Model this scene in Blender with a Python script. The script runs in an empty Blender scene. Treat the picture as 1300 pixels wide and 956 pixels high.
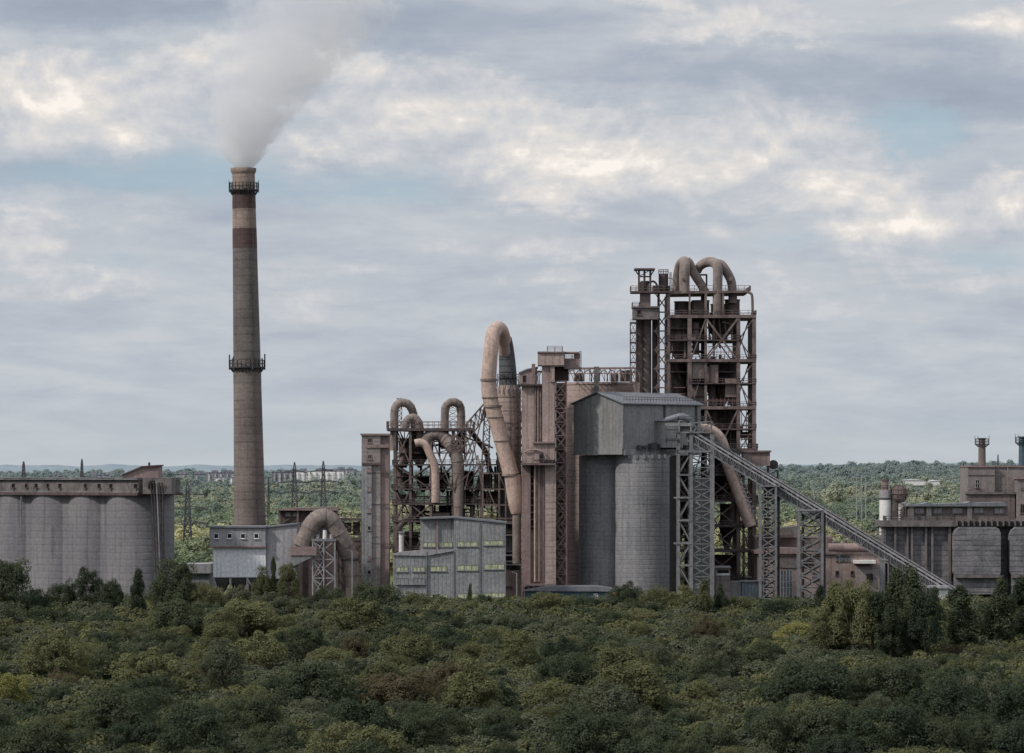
import bpy, math, random
import numpy as np
from mathutils import Vector, noise as mnoise
random.seed(7); RNG = np.random.default_rng(7)
SC = bpy.context.scene
COL = SC.collection
F = 5380.0            # focal length in photo pixels
HC = 40.0             # camera height
R = math.radians

# ------------------------------------------------------------------ materials
def nodes_of(m):
    m.use_nodes = True; nt = m.node_tree; nt.nodes.clear(); return nt
def N(nt, t, **k):
    n = nt.nodes.new(t)
    for a, b in k.items(): setattr(n, a, b)
    return n
def mth(nt, op, a, b=None, clamp=False):
    n = N(nt, 'ShaderNodeMath', operation=op); n.use_clamp = clamp
    for i, v in enumerate((a, b)):
        if v is None: continue
        if isinstance(v, (int, float)): n.inputs[i].default_value = v
        else: nt.links.new(v, n.inputs[i])
    return n.outputs[0]
def mixc(nt, f, a, b, mode='MIX'):
    n = N(nt, 'ShaderNodeMix', data_type='RGBA', blend_type=mode)
    for i, v in ((0, f), (6, a), (7, b)):
        if isinstance(v, (int, float)): n.inputs[i].default_value = v
        elif isinstance(v, tuple): n.inputs[i].default_value = (*v, 1) if len(v) == 3 else v
        else: nt.links.new(v, n.inputs[i])
    return n.outputs[2]
def noise(nt, vec, scale, detail=4, rough=.55, dist=0):
    n = N(nt, 'ShaderNodeTexNoise'); n.inputs['Scale'].default_value = scale
    n.inputs['Detail'].default_value = detail; n.inputs['Roughness'].default_value = rough
    n.inputs['Distortion'].default_value = dist
    nt.links.new(vec, n.inputs['Vector']); return n.outputs['Fac']
def scaled(nt, vec, s):
    n = N(nt, 'ShaderNodeVectorMath', operation='MULTIPLY'); nt.links.new(vec, n.inputs[0]); n.inputs[1].default_value = s
    return n.outputs[0]
def rng(nt, v, a, b, c, d, smooth=True):
    n = N(nt, 'ShaderNodeMapRange'); n.interpolation_type = 'SMOOTHSTEP' if smooth else 'LINEAR'
    nt.links.new(v, n.inputs[0])
    for i, x in enumerate((a, b, c, d)): n.inputs[i+1].default_value = x
    return n.outputs[0]

def surf(name, c1, c2, scale=.12, streak=.5, hl=0, vl=0, brick=0, rough=.9, bump=.4, metal=0, blot=.35, dark=None, hv=.25, vv=.35):
    """weathered wall / steel: two tones in patches, rain streaks, pour lines or ribs"""
    m = bpy.data.materials.new(name); nt = nodes_of(m)
    pos = N(nt, 'ShaderNodeNewGeometry').outputs['Position']
    a = noise(nt, pos, scale, 6, .65, .4)
    col = mixc(nt, rng(nt, a, .33, .67, 0, 1), c1, c2)
    fine = noise(nt, pos, 1.3, 5, .7)
    col = mixc(nt, 1.0, col, mixc(nt, rng(nt, fine, .25, .75, 0, 1, False), (1-blot,)*3, (1+blot*.6,)*3), 'MULTIPLY')
    st = noise(nt, scaled(nt, pos, (1, 1, .045)), .9, 5, .7)
    dk = dark or tuple(c*.38 for c in c1)
    col = mixc(nt, mth(nt, 'MULTIPLY', rng(nt, st, .5, .72, 0, 1), streak), col, dk)
    st2 = noise(nt, scaled(nt, pos, (1.7, 1.7, .03)), .55, 4, .6)
    col = mixc(nt, mth(nt, 'MULTIPLY', rng(nt, st2, .56, .75, 0, 1), streak*.45), col, tuple(min(1, c*1.55+.03) for c in c1))
    sep = N(nt, 'ShaderNodeSeparateXYZ'); nt.links.new(pos, sep.inputs[0])
    h = mth(nt, 'MULTIPLY', fine, .05)
    if hl:
        wob = mth(nt, 'MULTIPLY', noise(nt, scaled(nt, pos, (.25, .25, 1)), .8, 2), hl*.35)
        z = mth(nt, 'FRACT', mth(nt, 'DIVIDE', mth(nt, 'ADD', sep.outputs[2], wob), hl))
        line = rng(nt, mth(nt, 'ABSOLUTE', mth(nt, 'SUBTRACT', z, .5)), .30, .48, 0, 1)
        br = rng(nt, noise(nt, scaled(nt, pos, (.12, .12, .5)), 1.0, 3), .42, .62, .15, 1)
        col = mixc(nt, mth(nt, 'MULTIPLY', mth(nt, 'MULTIPLY', line, br), hv), col, tuple(c*.25 for c in c1))
        h = mth(nt, 'SUBTRACT', h, mth(nt, 'MULTIPLY', line, .08))
    if vl:
        x = mth(nt, 'FRACT', mth(nt, 'DIVIDE', mth(nt, 'ADD', sep.outputs[0], mth(nt, 'MULTIPLY', sep.outputs[1], .9)), vl))
        line = rng(nt, mth(nt, 'ABSOLUTE', mth(nt, 'SUBTRACT', x, .5)), .28, .46, 0, 1)
        col = mixc(nt, mth(nt, 'MULTIPLY', line, vv), col, tuple(c*.3 for c in c1))
        h = mth(nt, 'SUBTRACT', h, mth(nt, 'MULTIPLY', line, .12))
    if brick:
        b = N(nt, 'ShaderNodeTexBrick'); cx = N(nt, 'ShaderNodeCombineXYZ')
        nt.links.new(mth(nt, 'ADD', sep.outputs[0], sep.outputs[1]), cx.inputs[0]); nt.links.new(sep.outputs[2], cx.inputs[1])
        nt.links.new(cx.outputs[0], b.inputs['Vector']); b.inputs['Scale'].default_value = brick
        b.inputs['Color1'].default_value = (.85, .85, .85, 1); b.inputs['Color2'].default_value = (1.1, 1.1, 1.1, 1); b.inputs['Mortar'].default_value = (.6, .6, .6, 1)
        col = mixc(nt, 1.0, col, b.outputs['Color'], 'MULTIPLY')
    bs = N(nt, 'ShaderNodeBsdfPrincipled'); nt.links.new(col, bs.inputs['Base Color'])
    bs.inputs['Roughness'].default_value = rough; bs.inputs['Metallic'].default_value = metal
    bs.inputs['Specular IOR Level'].default_value = .25
    bp = N(nt, 'ShaderNodeBump'); bp.inputs['Strength'].default_value = bump; bp.inputs['Distance'].default_value = 1.0
    nt.links.new(h, bp.inputs['Height']); nt.links.new(bp.outputs[0], bs.inputs['Normal'])
    o = N(nt, 'ShaderNodeOutputMaterial'); nt.links.new(bs.outputs[0], o.inputs[0])
    return m

def leafmat(name, c1, c2, c3=None, far=False):
    m = bpy.data.materials.new(name); nt = nodes_of(m)
    pos = N(nt, 'ShaderNodeNewGeometry').outputs['Position']
    oi = N(nt, 'ShaderNodeObjectInfo')
    col = mixc(nt, oi.outputs['Random'], c1, c2)
    a = noise(nt, pos, .8, 3)
    col = mixc(nt, 1.0, col, mixc(nt, a, (.62, .66, .66), (1.4, 1.34, 1.3)), 'MULTIPLY')
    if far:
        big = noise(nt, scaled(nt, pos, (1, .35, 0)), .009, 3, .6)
        col = mixc(nt, rng(nt, big, .45, .60, 0, 1), col, c3)  # yellowish tree patches, also carrying painted-in sunlight
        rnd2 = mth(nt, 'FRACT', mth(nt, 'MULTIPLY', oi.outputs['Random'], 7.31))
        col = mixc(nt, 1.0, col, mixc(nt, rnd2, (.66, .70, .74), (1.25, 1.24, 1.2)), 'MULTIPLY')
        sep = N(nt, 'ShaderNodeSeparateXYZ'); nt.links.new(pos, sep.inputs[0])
        # distance haze painted into the leaf colour, paler and bluer with depth
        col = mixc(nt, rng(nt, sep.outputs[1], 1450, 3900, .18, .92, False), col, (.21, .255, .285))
    d = N(nt, 'ShaderNodeBsdfDiffuse'); nt.links.new(col, d.inputs[0])
    t = N(nt, 'ShaderNodeBsdfTranslucent'); nt.links.new(mixc(nt, 1.0, col, (1.3, 1.35, .7), 'MULTIPLY'), t.inputs[0])
    mx = N(nt, 'ShaderNodeMixShader'); mx.inputs[0].default_value = .28
    nt.links.new(d.outputs[0], mx.inputs[1]); nt.links.new(t.outputs[0], mx.inputs[2])
    o = N(nt, 'ShaderNodeOutputMaterial'); nt.links.new(mx.outputs[0], o.inputs[0])
    return m

M = dict(
 silo   = surf('board_marked_concrete', (.150,.146,.158), (.192,.184,.192), .06, .6, hl=1.9, hv=.09, blot=.3),
 silo_g = surf('grey_silo_concrete', (.175,.176,.188), (.24,.237,.245), .07, .65, hl=1.3, hv=.2),
 silo_r = surf('worn_silo_concrete', (.125,.125,.138), (.215,.205,.21), .25, .45, hl=1.5, hv=.7, blot=.5),
 grime  = surf('grimy_concrete', (.095,.088,.088), (.185,.165,.16), .3, .6),
 chim   = surf('chimney_brown_concrete', (.128,.106,.097), (.192,.160,.146), .07, .45, hl=2.4, hv=.35),
 chimg  = surf('chimney_grey_concrete', (.10,.090,.086), (.165,.145,.132), .07, .5, hl=2.4, hv=.3),
 chimr  = surf('faded_red_band', (.072,.048,.048), (.10,.064,.062), .2, .4, hl=2.4, hv=.3),
 chimt  = surf('chimney_tan_band', (.21,.165,.145), (.29,.225,.19), .2, .4, hl=2.4, hv=.3),
 pale   = surf('pale_cladding', (.60,.61,.64), (.70,.71,.73), .1, .35, vl=1.2, vv=.12),
 pale2  = surf('dull_cladding', (.26,.255,.27), (.32,.31,.32), .1, .5, vl=2.5, vv=.18),
 clad   = surf('ribbed_grey_cladding', (.20,.205,.215), (.275,.275,.28), .16, .6, vl=1.1, vv=.18, blot=.45, dark=(.09,.085,.085)),
 clad_d = surf('dark_grey_cladding', (.185,.187,.188), (.235,.233,.232), .08, .6, vl=1.4, vv=.09),
 roof_g = surf('grey_roof_sheet', (.13,.14,.155), (.175,.18,.195), .3, .4, rough=.7),
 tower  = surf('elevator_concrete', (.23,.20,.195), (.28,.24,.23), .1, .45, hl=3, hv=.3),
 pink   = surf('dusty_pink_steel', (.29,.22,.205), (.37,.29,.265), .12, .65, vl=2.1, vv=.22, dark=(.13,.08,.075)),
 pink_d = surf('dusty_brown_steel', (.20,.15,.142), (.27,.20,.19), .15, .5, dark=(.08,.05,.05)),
 psilo  = surf('pinkish_concrete', (.30,.235,.215), (.36,.285,.26), .12, .45, hl=1.8, vl=3.2, vv=.1, hv=.3),
 duct   = surf('dust_coated_duct', (.40,.295,.25), (.47,.36,.31), .2, .6, dark=(.19,.13,.105), blot=.45),
 duct_g = surf('grey_brown_duct', (.165,.135,.125), (.25,.205,.185), .3, .65, dark=(.09,.07,.06)),
 duct_d = surf('dark_grey_duct', (.065,.068,.075), (.11,.11,.115), .25, .4),
 rust   = surf('rusty_steel', (.10,.076,.074), (.19,.150,.140), .35, .5),
 rust_d = surf('dark_rusty_steel', (.070,.054,.055), (.115,.086,.084), .35, .4),
 rust_r = surf('red_oxide_steel', (.15,.095,.092), (.20,.135,.128), .3, .45),
 steel  = surf('grey_steel', (.155,.157,.168), (.225,.222,.228), .3, .4, metal=.2, rough=.7),
 steel_d= surf('dark_steel', (.045,.045,.052), (.08,.078,.082), .3, .4, rough=.75),
 brick  = surf('brown_brick', (.19,.167,.165), (.245,.217,.21), .12, .5, brick=.9),
 brickd = surf('dark_brick', (.13,.106,.104), (.19,.155,.148), .2, .5, brick=.9),
 oldwall= surf('stained_pink_plaster', (.25,.19,.175), (.33,.26,.235), .15, .6),
 white  = surf('chalky_white_paint', (.62,.62,.62), (.72,.70,.68), .2, .3),
 panel  = surf('yellowed_translucent_panel', (.36,.39,.24), (.46,.47,.33), .6, .5, vl=.9, vv=.3, blot=.5),
 orange = surf('orange_board', (.55,.25,.08), (.6,.3,.1), .5, .2),
 teal   = surf('blue_green_sheet', (.05,.085,.11), (.075,.115,.14), .4, .2, vl=1),
 bluebx = surf('blue_grey_sheet', (.13,.17,.20), (.17,.205,.23), .3, .3, vl=1),
 dark   = surf('dark_opening', (.012,.012,.014), (.02,.019,.02), .3, 0),
 glass  = surf('dusty_glass', (.05,.06,.07), (.16,.18,.20), 1.5, .2, rough=.3),
 bark   = surf('bark', (.09,.07,.055), (.13,.10,.08), 1.5, .3),
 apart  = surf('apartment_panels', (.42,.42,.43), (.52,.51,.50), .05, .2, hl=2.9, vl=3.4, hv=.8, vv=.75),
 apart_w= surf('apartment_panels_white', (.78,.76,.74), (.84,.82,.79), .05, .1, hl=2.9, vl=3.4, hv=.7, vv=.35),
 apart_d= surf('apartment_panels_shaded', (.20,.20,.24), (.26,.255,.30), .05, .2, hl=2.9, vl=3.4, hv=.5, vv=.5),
 insul  = surf('insulator_steel', (.05,.05,.058), (.08,.08,.09), .5, .2),
)
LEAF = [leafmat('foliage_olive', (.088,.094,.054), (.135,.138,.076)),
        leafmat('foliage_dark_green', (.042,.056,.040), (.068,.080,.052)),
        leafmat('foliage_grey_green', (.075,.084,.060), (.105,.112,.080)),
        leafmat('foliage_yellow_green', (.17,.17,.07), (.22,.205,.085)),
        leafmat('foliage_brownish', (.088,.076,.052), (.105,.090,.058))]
FAR = leafmat('foliage_far_wood', (.11,.145,.085), (.20,.23,.12), (.46,.42,.23), far=True)  # brighter than the near leaves: sun on the far slope painted into the colour

# ------------------------------------------------------------------ mesh builder
Y0 = 1200.0; S = Y0/F
def at(y):
    global Y0, S, G
    Y0 = float(y); S = Y0/F; G = 595 + 41/S
at(1200)
def P(x, y, d=0.0): return Vector(((x-650)*S, Y0+d, HC-(y-595)*S))

class MB:
    def __init__(self): self.v = []; self.f = []; self.sm = []
    def add(self, vs, fs, smooth=False):
        o = len(self.v); self.v += [tuple(v) for v in vs]
        self.f += [tuple(i+o for i in f) for f in fs]; self.sm += [smooth]*len(fs); return self
    def hexa(self, c):  # 8 corners: bottom 4 (ccw) then top 4
        return self.add(c, [(0,3,2,1),(4,5,6,7),(0,1,5,4),(1,2,6,5),(2,3,7,6),(3,0,4,7)])
    def box(self, x0, x1, y0, y1, d0, d1):
        a = P(x0, y1, d0); b = P(x1, y0, d1)
        return self.wbox(a.x, b.x, a.y, b.y, a.z, b.z)
    def wbox(self, x0, x1, y0, y1, z0, z1):
        return self.hexa([(x0,y0,z0),(x1,y0,z0),(x1,y1,z0),(x0,y1,z0),(x0,y0,z1),(x1,y0,z1),(x1,y1,z1),(x0,y1,z1)])
    def beam(self, p, q, w=.35, h=None):
        h = h or w; p = Vector(p); q = Vector(q); d = q-p
        if d.length < 1e-4: return self
        d.normalize(); up = Vector((0,0,1)) if abs(d.z) < .95 else Vector((0,1,0))
        s = d.cross(up).normalized()*w/2; t = s.cross(d).normalized()*h/2
        return self.hexa([p-s-t, p+s-t, q+s-t, q-s-t, p-s+t, p+s+t, q+s+t, q-s+t])
    def bm(self, a, b, w=.35, h=None): return self.beam(P(*a), P(*b), w, h)
    def cyl(self, x, d, r, ytop, ybot, r2=None, n=32, cap=True):
        """upright cylinder / cone; r at the bottom, r2 on top, in pixels"""
        r2 = r if r2 is None else r2
        return self.tube([P(x, ybot, d), P(x, ytop, d)], [r*S, r2*S], n, cap)
    def tube(self, pts, rad, n=20, cap=True):
        pts = [Vector(p) for p in pts]; k = len(pts)
        if not isinstance(rad, (list, tuple)): rad = [rad]*k
        vs = []; prev = None
        for i, p in enumerate(pts):
            t = (pts[min(i+1, k-1)]-pts[max(i-1, 0)]).normalized()
            if prev is None:
                ref = Vector((0,1,0)) if abs(t.y) < .9 else Vector((1,0,0)); u = t.cross(ref).normalized()
            else: u = (prev-t*prev.dot(t)).normalized()
            prev = u; w = t.cross(u)
            for j in range(n):
                a = 2*math.pi*j/n; vs.append(p+(u*math.cos(a)+w*math.sin(a))*rad[i])
        fs = [(i*n+j, i*n+(j+1)%n, (i+1)*n+(j+1)%n, (i+1)*n+j) for i in range(k-1) for j in range(n)]
        self.add(vs, fs, True)
        if cap:
            self.add(vs[:n], [tuple(range(n-1, -1, -1))]); self.add(vs[-n:], [tuple(range(n))])
        return self
    def path(self, pts, rad, n=20, sub=6, cap=True, rings=0):
        """smooth pipe through pixel points (x, y, d); rad in px"""
        W = [P(*p) for p in pts]; k = len(W)
        if not isinstance(rad, (list, tuple)): rad = [rad]*k
        out = []; rr = []
        for i in range(k-1):
            p0 = W[max(i-1,0)]; p1 = W[i]; p2 = W[i+1]; p3 = W[min(i+2,k-1)]
            for j in range(sub):
                t = j/sub; t2 = t*t; t3 = t2*t
                out.append(.5*((2*p1)+(p2-p0)*t+(2*p0-5*p1+4*p2-p3)*t2+(3*p1-p0-3*p2+p3)*t3))
                rr.append((rad[i]*(1-t)+rad[i+1]*t)*S)
        out.append(W[-1]); rr.append(rad[-1]*S)
        self.tube(out, rr, n, cap)
        if rings:
            for i in range(rings, len(out)-1, rings):
                t = (out[i+1]-out[i-1]).normalized()*.12
                self.tube([out[i]-t, out[i]+t], rr[i]*1.06+.03, n)
        return self
    def prism(self, poly, d0, d1):
        """polygon in pixel (x, y), extruded in depth"""
        n = len(poly); a = [P(x, y, d0) for x, y in poly]; b = [P(x, y, d1) for x, y in poly]
        return self.add(a+b, [tuple(range(n)), tuple(range(2*n-1, n-1, -1))]+[(i, i+n, (i+1)%n+n, (i+1)%n) for i in range(n)])
    def face_lat(self, a, b, c, d, n, w, kind='X', rungs=True):
        """lattice between edge a->b (one leg) and c->d (other leg)"""
        a, b, c, d = map(Vector, (a, b, c, d))
        for i in range(n):
            p0 = a.lerp(b, i/n); p1 = a.lerp(b, (i+1)/n); q0 = c.lerp(d, i/n); q1 = c.lerp(d, (i+1)/n)
            if rungs: self.beam(p1, q1, w)
            if kind == 'X': self.beam(p0, q1, w); self.beam(p1, q0, w)
            elif kind == 'Z': self.beam(p0, q1, w) if i % 2 else self.beam(p1, q0, w)
            elif kind == 'K': m = (p1+q1)/2; self.beam(p0, m, w); self.beam(q0, m, w)
        return self
    def lat_tower(self, x0, x1, ytop, ybot, d0, d1, n, lw=.5, bw=.2, kind='X', tx=0):
        """square lattice tower, tx px taper on top"""
        c0 = [P(x0,ybot,d0), P(x1,ybot,d0), P(x1,ybot,d1), P(x0,ybot,d1)]
        td = tx*S
        c1 = [P(x0+tx,ytop,d0+td), P(x1-tx,ytop,d0+td), P(x1-tx,ytop,d1-td), P(x0+tx,ytop,d1-td)]
        for p, q in zip(c0, c1): self.beam(p, q, lw)
        for i in range(4):
            j = (i+1) % 4; self.face_lat(c0[i], c1[i], c0[j], c1[j], n, bw, kind)
        return self
    def rail(self, pts, h=1.1, step=1.6, w=.09, closed=False):
        pts = [Vector(p) for p in pts]
        if closed: pts = pts+[pts[0]]
        for p, q in zip(pts, pts[1:]):
            L = (q-p).length; k = max(1, int(L/step))
            for i in range(k+1):
                a = p.lerp(q, i/k); self.beam(a, a+Vector((0,0,h)), w)
            for t in (.5, 1): self.beam(p+Vector((0,0,h*t)), q+Vector((0,0,h*t)), w)
        return self
    def prail(self, x0, x1, y, d0, d1, h=1.2, step=1.6, w=.11):
        return self.rail([P(x0,y,d0), P(x1,y,d0), P(x1,y,d1), P(x0,y,d1)], h, step, w, True)
    def build(self, name, mat, parent=None):
        me = bpy.data.meshes.new(name); off = root_off(parent)
        me.from_pydata([(v[0]-off.x, v[1]-off.y, v[2]-off.z) for v in self.v], [], self.f)
        me.polygons.foreach_set('use_smooth', self.sm)
        me.materials.append(M[mat] if isinstance(mat, str) else mat); me.update()
        o = bpy.data.objects.new(name, me); COL.objects.link(o)
        if parent: o.parent = parent
        return o
def root_off(p):
    v = Vector((0,0,0))
    while p: v += p.location; p = p.parent
    return v
def tag(o, label=None, cat=None, group=None, kind=None):
    for k, v in (('label', label), ('category', cat), ('group', group), ('kind', kind)):
        if v: o[k] = v
    return o
def thing(name, label, cat, x, y=None, d=0, group=None):
    o = bpy.data.objects.new(name, None); COL.objects.link(o)
    o.location = P(x, y if y is not None else 595+HC/S, d); o.empty_display_size = 2
    return tag(o, label, cat, group)
def copy_tree(o, parent=None):
    c = o.copy(); COL.objects.link(c); c.parent = parent
    for ch in list(o.children): copy_tree(ch, c)
    return c
def window(par, x0, x1, y0, y1, d, frame='steel', pane='dark', nx=1, ny=1, fw=.14):
    """frame proud of the wall, pane behind it, sill below"""
    f = MB(); a = P(x0, y1, d); b = P(x1, y0, d); yf = a.y-.12
    for (p, q) in (((a.x,a.z),(b.x,a.z)),((a.x,b.z),(b.x,b.z))): f.wbox(p[0], q[0], yf, a.y+.02, p[1]-fw/2, p[1]+fw/2)
    for i in range(nx+1):
        x = a.x+(b.x-a.x)*i/nx; f.wbox(x-fw/2, x+fw/2, yf+.003, a.y+.02, a.z+fw/2, b.z-fw/2)
    for i in range(1, ny):
        z = a.z+(b.z-a.z)*i/ny; f.wbox(a.x+fw/2, b.x-fw/2, yf+.02, a.y+.02, z-.05, z+.05)
    f.wbox(a.x-.25, b.x+.25, a.y-.3, a.y-.001, a.z-fw/2-.16, a.z-fw/2-.003)
    fo = f.build('window', frame, par)
    MB().wbox(a.x+.02, b.x-.02, a.y-.04, a.y+.01, a.z+.02, b.z-.02).build('pane', pane, fo)
    return fo
def wallbox(par, x0, x1, y0, y1, d0, d1, mat, name='wall'):
    return MB().box(x0, x1, y0, y1, d0, d1).build(name, mat, par)

# ------------------------------------------------------------------ terrain
def ground_z(x, y):
    if y < 1120:
        z = -(1120-y)*25/370 if y > 750 else -25
        if y < 600: z = -25+63*((600-y)/600)
        return z+1.2*mnoise.noise((x*.02, y*.02, 0)) if y > 620 else z
    if y < 1350: return -.02
    t = min(1, (y-1350)/2850)
    z = t*(25+8*min(1, max(0, (x/max(y, 1)+.01)/.08))+3*mnoise.noise((x*.0022+5, 3, 0)))
    z += min(1, (y-1350)/400)*(3.2*mnoise.noise((x*.006, y*.004, 1))+1.5*mnoise.noise((x*.02, y*.012, 4)))
    if y > 4600: z -= (y-4600)*.0045
    return z
def make_ground():
    ys = list(range(-400, 600, 50))+list(range(600, 1400, 12))+list(range(1400, 4700, 45))+[4700,5200,6000,7500,10000,15000,25000,40000]
    us = np.linspace(-1, 1, 120); us = np.sign(us)*np.abs(us)**1.6
    vs = []; 
    for y in ys:
        half = max(700, abs(y)*.45+400) if y < 5000 else y*.6
        for u in us: vs.append((u*half, y, ground_z(u*half, y)))
    n = len(us); fs = [(i*n+j, i*n+j+1, (i+1)*n+j+1, (i+1)*n+j) for i in range(len(ys)-1) for j in range(n-1)]
    m = bpy.data.materials.new('dry_grass_and_soil'); nt = nodes_of(m)
    pos = N(nt, 'ShaderNodeNewGeometry').outputs['Position']; sep = N(nt, 'ShaderNodeSeparateXYZ'); nt.links.new(pos, sep.inputs[0])
    col = mixc(nt, rng(nt, noise(nt, pos, .012, 5, .6), .42, .6, 0, 1), (.10,.12,.05), (.32,.27,.15))
    near = mixc(nt, noise(nt, pos, .2, 5), (.02,.026,.014), (.055,.055,.03))
    col = mixc(nt, rng(nt, sep.outputs[1], 1230, 1500, 0, 1), near, col)
    col = mixc(nt, rng(nt, sep.outputs[1], 2000, 5000, 0, .95, False), col, (.17,.22,.26))  # distance haze painted into the ground colour
    bs = N(nt, 'ShaderNodeBsdfDiffuse'); nt.links.new(col, bs.inputs[0])
    o = N(nt, 'ShaderNodeOutputMaterial'); nt.links.new(bs.outputs[0], o.inputs[0])
    mb = MB(); mb.add(vs, fs, True); tag(mb.build('ground', m), kind='structure')
make_ground()

# ------------------------------------------------------------------ left silo block
at(1165)
t = thing('silo_block', 'long concrete grain-style silo block with grimy top gallery beside the pylon, at the edge of the wood', 'silo block', 110)
t['label'] = 'row of tall grey concrete silos under one grimy gallery, beside the tall chimney'
for i in range(6):
    x = 173.5-52*i
    MB().cyl(x, 10.5+7.6*i, 44, 624, G, n=56).build('silo', 'silo', t)
def ang(mb, x, d, y0, y1, x2, d2, half):   # a box along the row of silos
    a = P(x, y1, d); b = P(x2, y1, d2); dr = (b-a).normalized(); nrm = Vector((-dr.y, dr.x, 0))*half
    z0 = a.z; z1 = P(x, y0, d).z
    c = [a-nrm, a+nrm, b+nrm, b-nrm]
    q = [Vector((v.x, v.y, z0)) for v in c]; w = [Vector((v.x, v.y, z1)) for v in c]
    return mb.hexa(q+w)
ang(MB(), 186, 8.6, 624, 790, -110, 52, 7.6).build('infill_wall', 'silo', t)
ang(MB(), 200, 6.4, 608.5, 627, -110, 52, 9.2).build('gallery', 'grime', t)
ang(MB(), 200.5, 6.3, 606.5, 609.2, -110, 52, 10.0).build('roof', 'silo_r', t)
ang(MB(), 201, 6.2, 625.5, 629, -110, 52, 9.9).build('ledge', 'rust_d', t)
wallbox(t, 183, 219.5, 606.5, 627, -4.5, 10, 'grime', 'end_room')
MB().prism([(153,607),(153,603.5),(177,593),(198.5,591.5),(198.5,607)], 8, 20).build('roof_shed', 'pink_d', t)
MB().prism([(151,604),(151,602.6),(177,591.5),(200,590),(200,591.6),(177,593.2)], 7.4, 20.6).build('shed_roof', 'rust_d', t)
MB().box(184, 186.5, 587, 592, 10, 11).build('vent', 'rust_d', t)
MB().box(92, 120, 606, 609, 24, 30).build('roof_hatch', 'rust_d', t); MB().box(0, 18, 606.5, 609.5, 34, 40).build('roof_hatch', 'rust_d', t)
for x, w in ((4,4),(22,3),(36,4),(52,2.5),(69,4),(104,3),(123,4),(139,4),(173,5)):
    dd = 6.4+45.6*(200-x)/310-9.2/ math.cos(.595)*1.0
    window(t, x-w/2, x+w/2, 614.5, 619.5, dd-.25, 'rust_d')
MB().prism([(190,620),(190,614),(193,610),(198,610),(201,614),(201,620)], -4.7, -4.4).build('arch', 'dark', t)
for i in range(5):
    MB().path([(193+3.6*i,612,-5.2),(194+3.6*i,625,-4.5),(197+3*i,690,-2),(199+3*i,760,-1.4)], .95, 8, 4).build('chute', ('steel_d','rust_d','pale2')[i%3], t)
ld = MB(); ld.lat_tower(204, 208, 620, 760, -3, -1.5, 22, .12, .08, 'Z'); ld.build('ladder', 'steel_d', t)
MB().cyl(20.5, 12, .9, 631, 668, n=8).build('downpipe', 'steel', t)
st = MB()
for (x, y, L) in ((105,636,18),(125,637,14),(150,635,9)): st.box(x-L/2, x+L/2, y-.7, y+.7, 18-x*.12-4.5-.1, 18-x*.12-4.4)

# ------------------------------------------------------------------ chimney and smoke
at(1232)
ch = thing('chimney', 'very tall banded concrete chimney with two railed platforms and smoke leaving its top', 'chimney', 317.5)
def chx(y): return 309+(y-213)*.0185
def chr_(y):
    t_ = (y-213)/560.
    return 14.2+t_*7.2
def seg(y0, y1, name, mat, grow=0, n=40):
    ys = [y0+(y1-y0)*i/6 for i in range(7)]
    return MB().tube([P(chx(y), y, 0) for y in ys], [(chr_(y)+grow)*S for y in ys], n).build(name, mat, ch)
seg(219, 243, 'shaft', 'chimt'); seg(243, 265, 'painted_band', 'chimr', .15); seg(265, 290, 'shaft', 'chimt'); seg(290, 315, 'painted_band', 'chimr', .15)
seg(315, 468, 'shaft', 'chimg'); seg(468, 486, 'painted_band', 'chimg', .2); seg(486, G, 'shaft', 'chim')
MB().tube([P(chx(214),y,0) for y in (221,218,213.5,213.2)], [x*S for x in (14.4,16.2,16.4,13.5)], 40).build('rim', 'chimt', ch)
MB().tube([P(chx(213),214,0), P(chx(213),213,0)], 12.5*S, 32).build('mouth', 'dark', ch)
for yy, ex in ((241, 4.3), (466, 5.0)):
    k = MB(); cx = P(chx(yy), yy, 0); rr = (chr_(yy)+ex)*S; ri = chr_(yy)*S; n = 24
    for i in range(n):
        a0 = 2*math.pi*i/n; a1 = 2*math.pi*(i+1)/n
        o0 = cx+Vector((math.cos(a0),math.sin(a0),0))*rr; o1 = cx+Vector((math.cos(a1),math.sin(a1),0))*rr
        i0 = cx+Vector((math.cos(a0),math.sin(a0),0))*ri
        k.beam(o0, o1, .12)
        k.add([i0, cx+Vector((math.cos(a1),math.sin(a1),0))*ri, o1, o0]+[v-Vector((0,0,.3)) for v in (i0, cx+Vector((math.cos(a1),math.sin(a1),0))*ri, o1, o0)], [(0,1,2,3),(7,6,5,4),(2,6,7,3)])
        k.beam(o0-Vector((0,0,.2)), i0-Vector((0,0,1.6)), .2)
    pf = k.build('platform', 'steel_d', ch)
    rl = MB(); rl.rail([cx+Vector((math.cos(2*math.pi*i/n),math.sin(2*math.pi*i/n),0))*rr for i in range(n)], 2.0, 3, .15, True); rl.build('railing', 'steel_d', pf)
    for a0, hh in ((3.3, 4.5),(0.1, 4.8),(-1.2, 3.5),(2.6,3.2),(-.5,3.2),(3.9,3.6)):
        q = cx+Vector((math.cos(a0),math.sin(a0),0))*rr
        an = MB()
        if yy > 400: an.beam(q-Vector((0,0,.8)), q+Vector((0,0,hh*.8)), .38)
        else: an.beam(q-Vector((0,0,.8)), q+Vector((0,0,hh*.6)), .16)
        an.build('antenna', 'steel_d', ch)
ld = MB(); 
for o_ in (-.35,.35): ld.tube([P(chx(y),y,-chr_(y)*S-.35)+Vector((o_+3,0.6,0)) for y in (235,350,467,600,700)], .06, 6)
ld.build('ladder', 'rust_d', ch)

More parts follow.
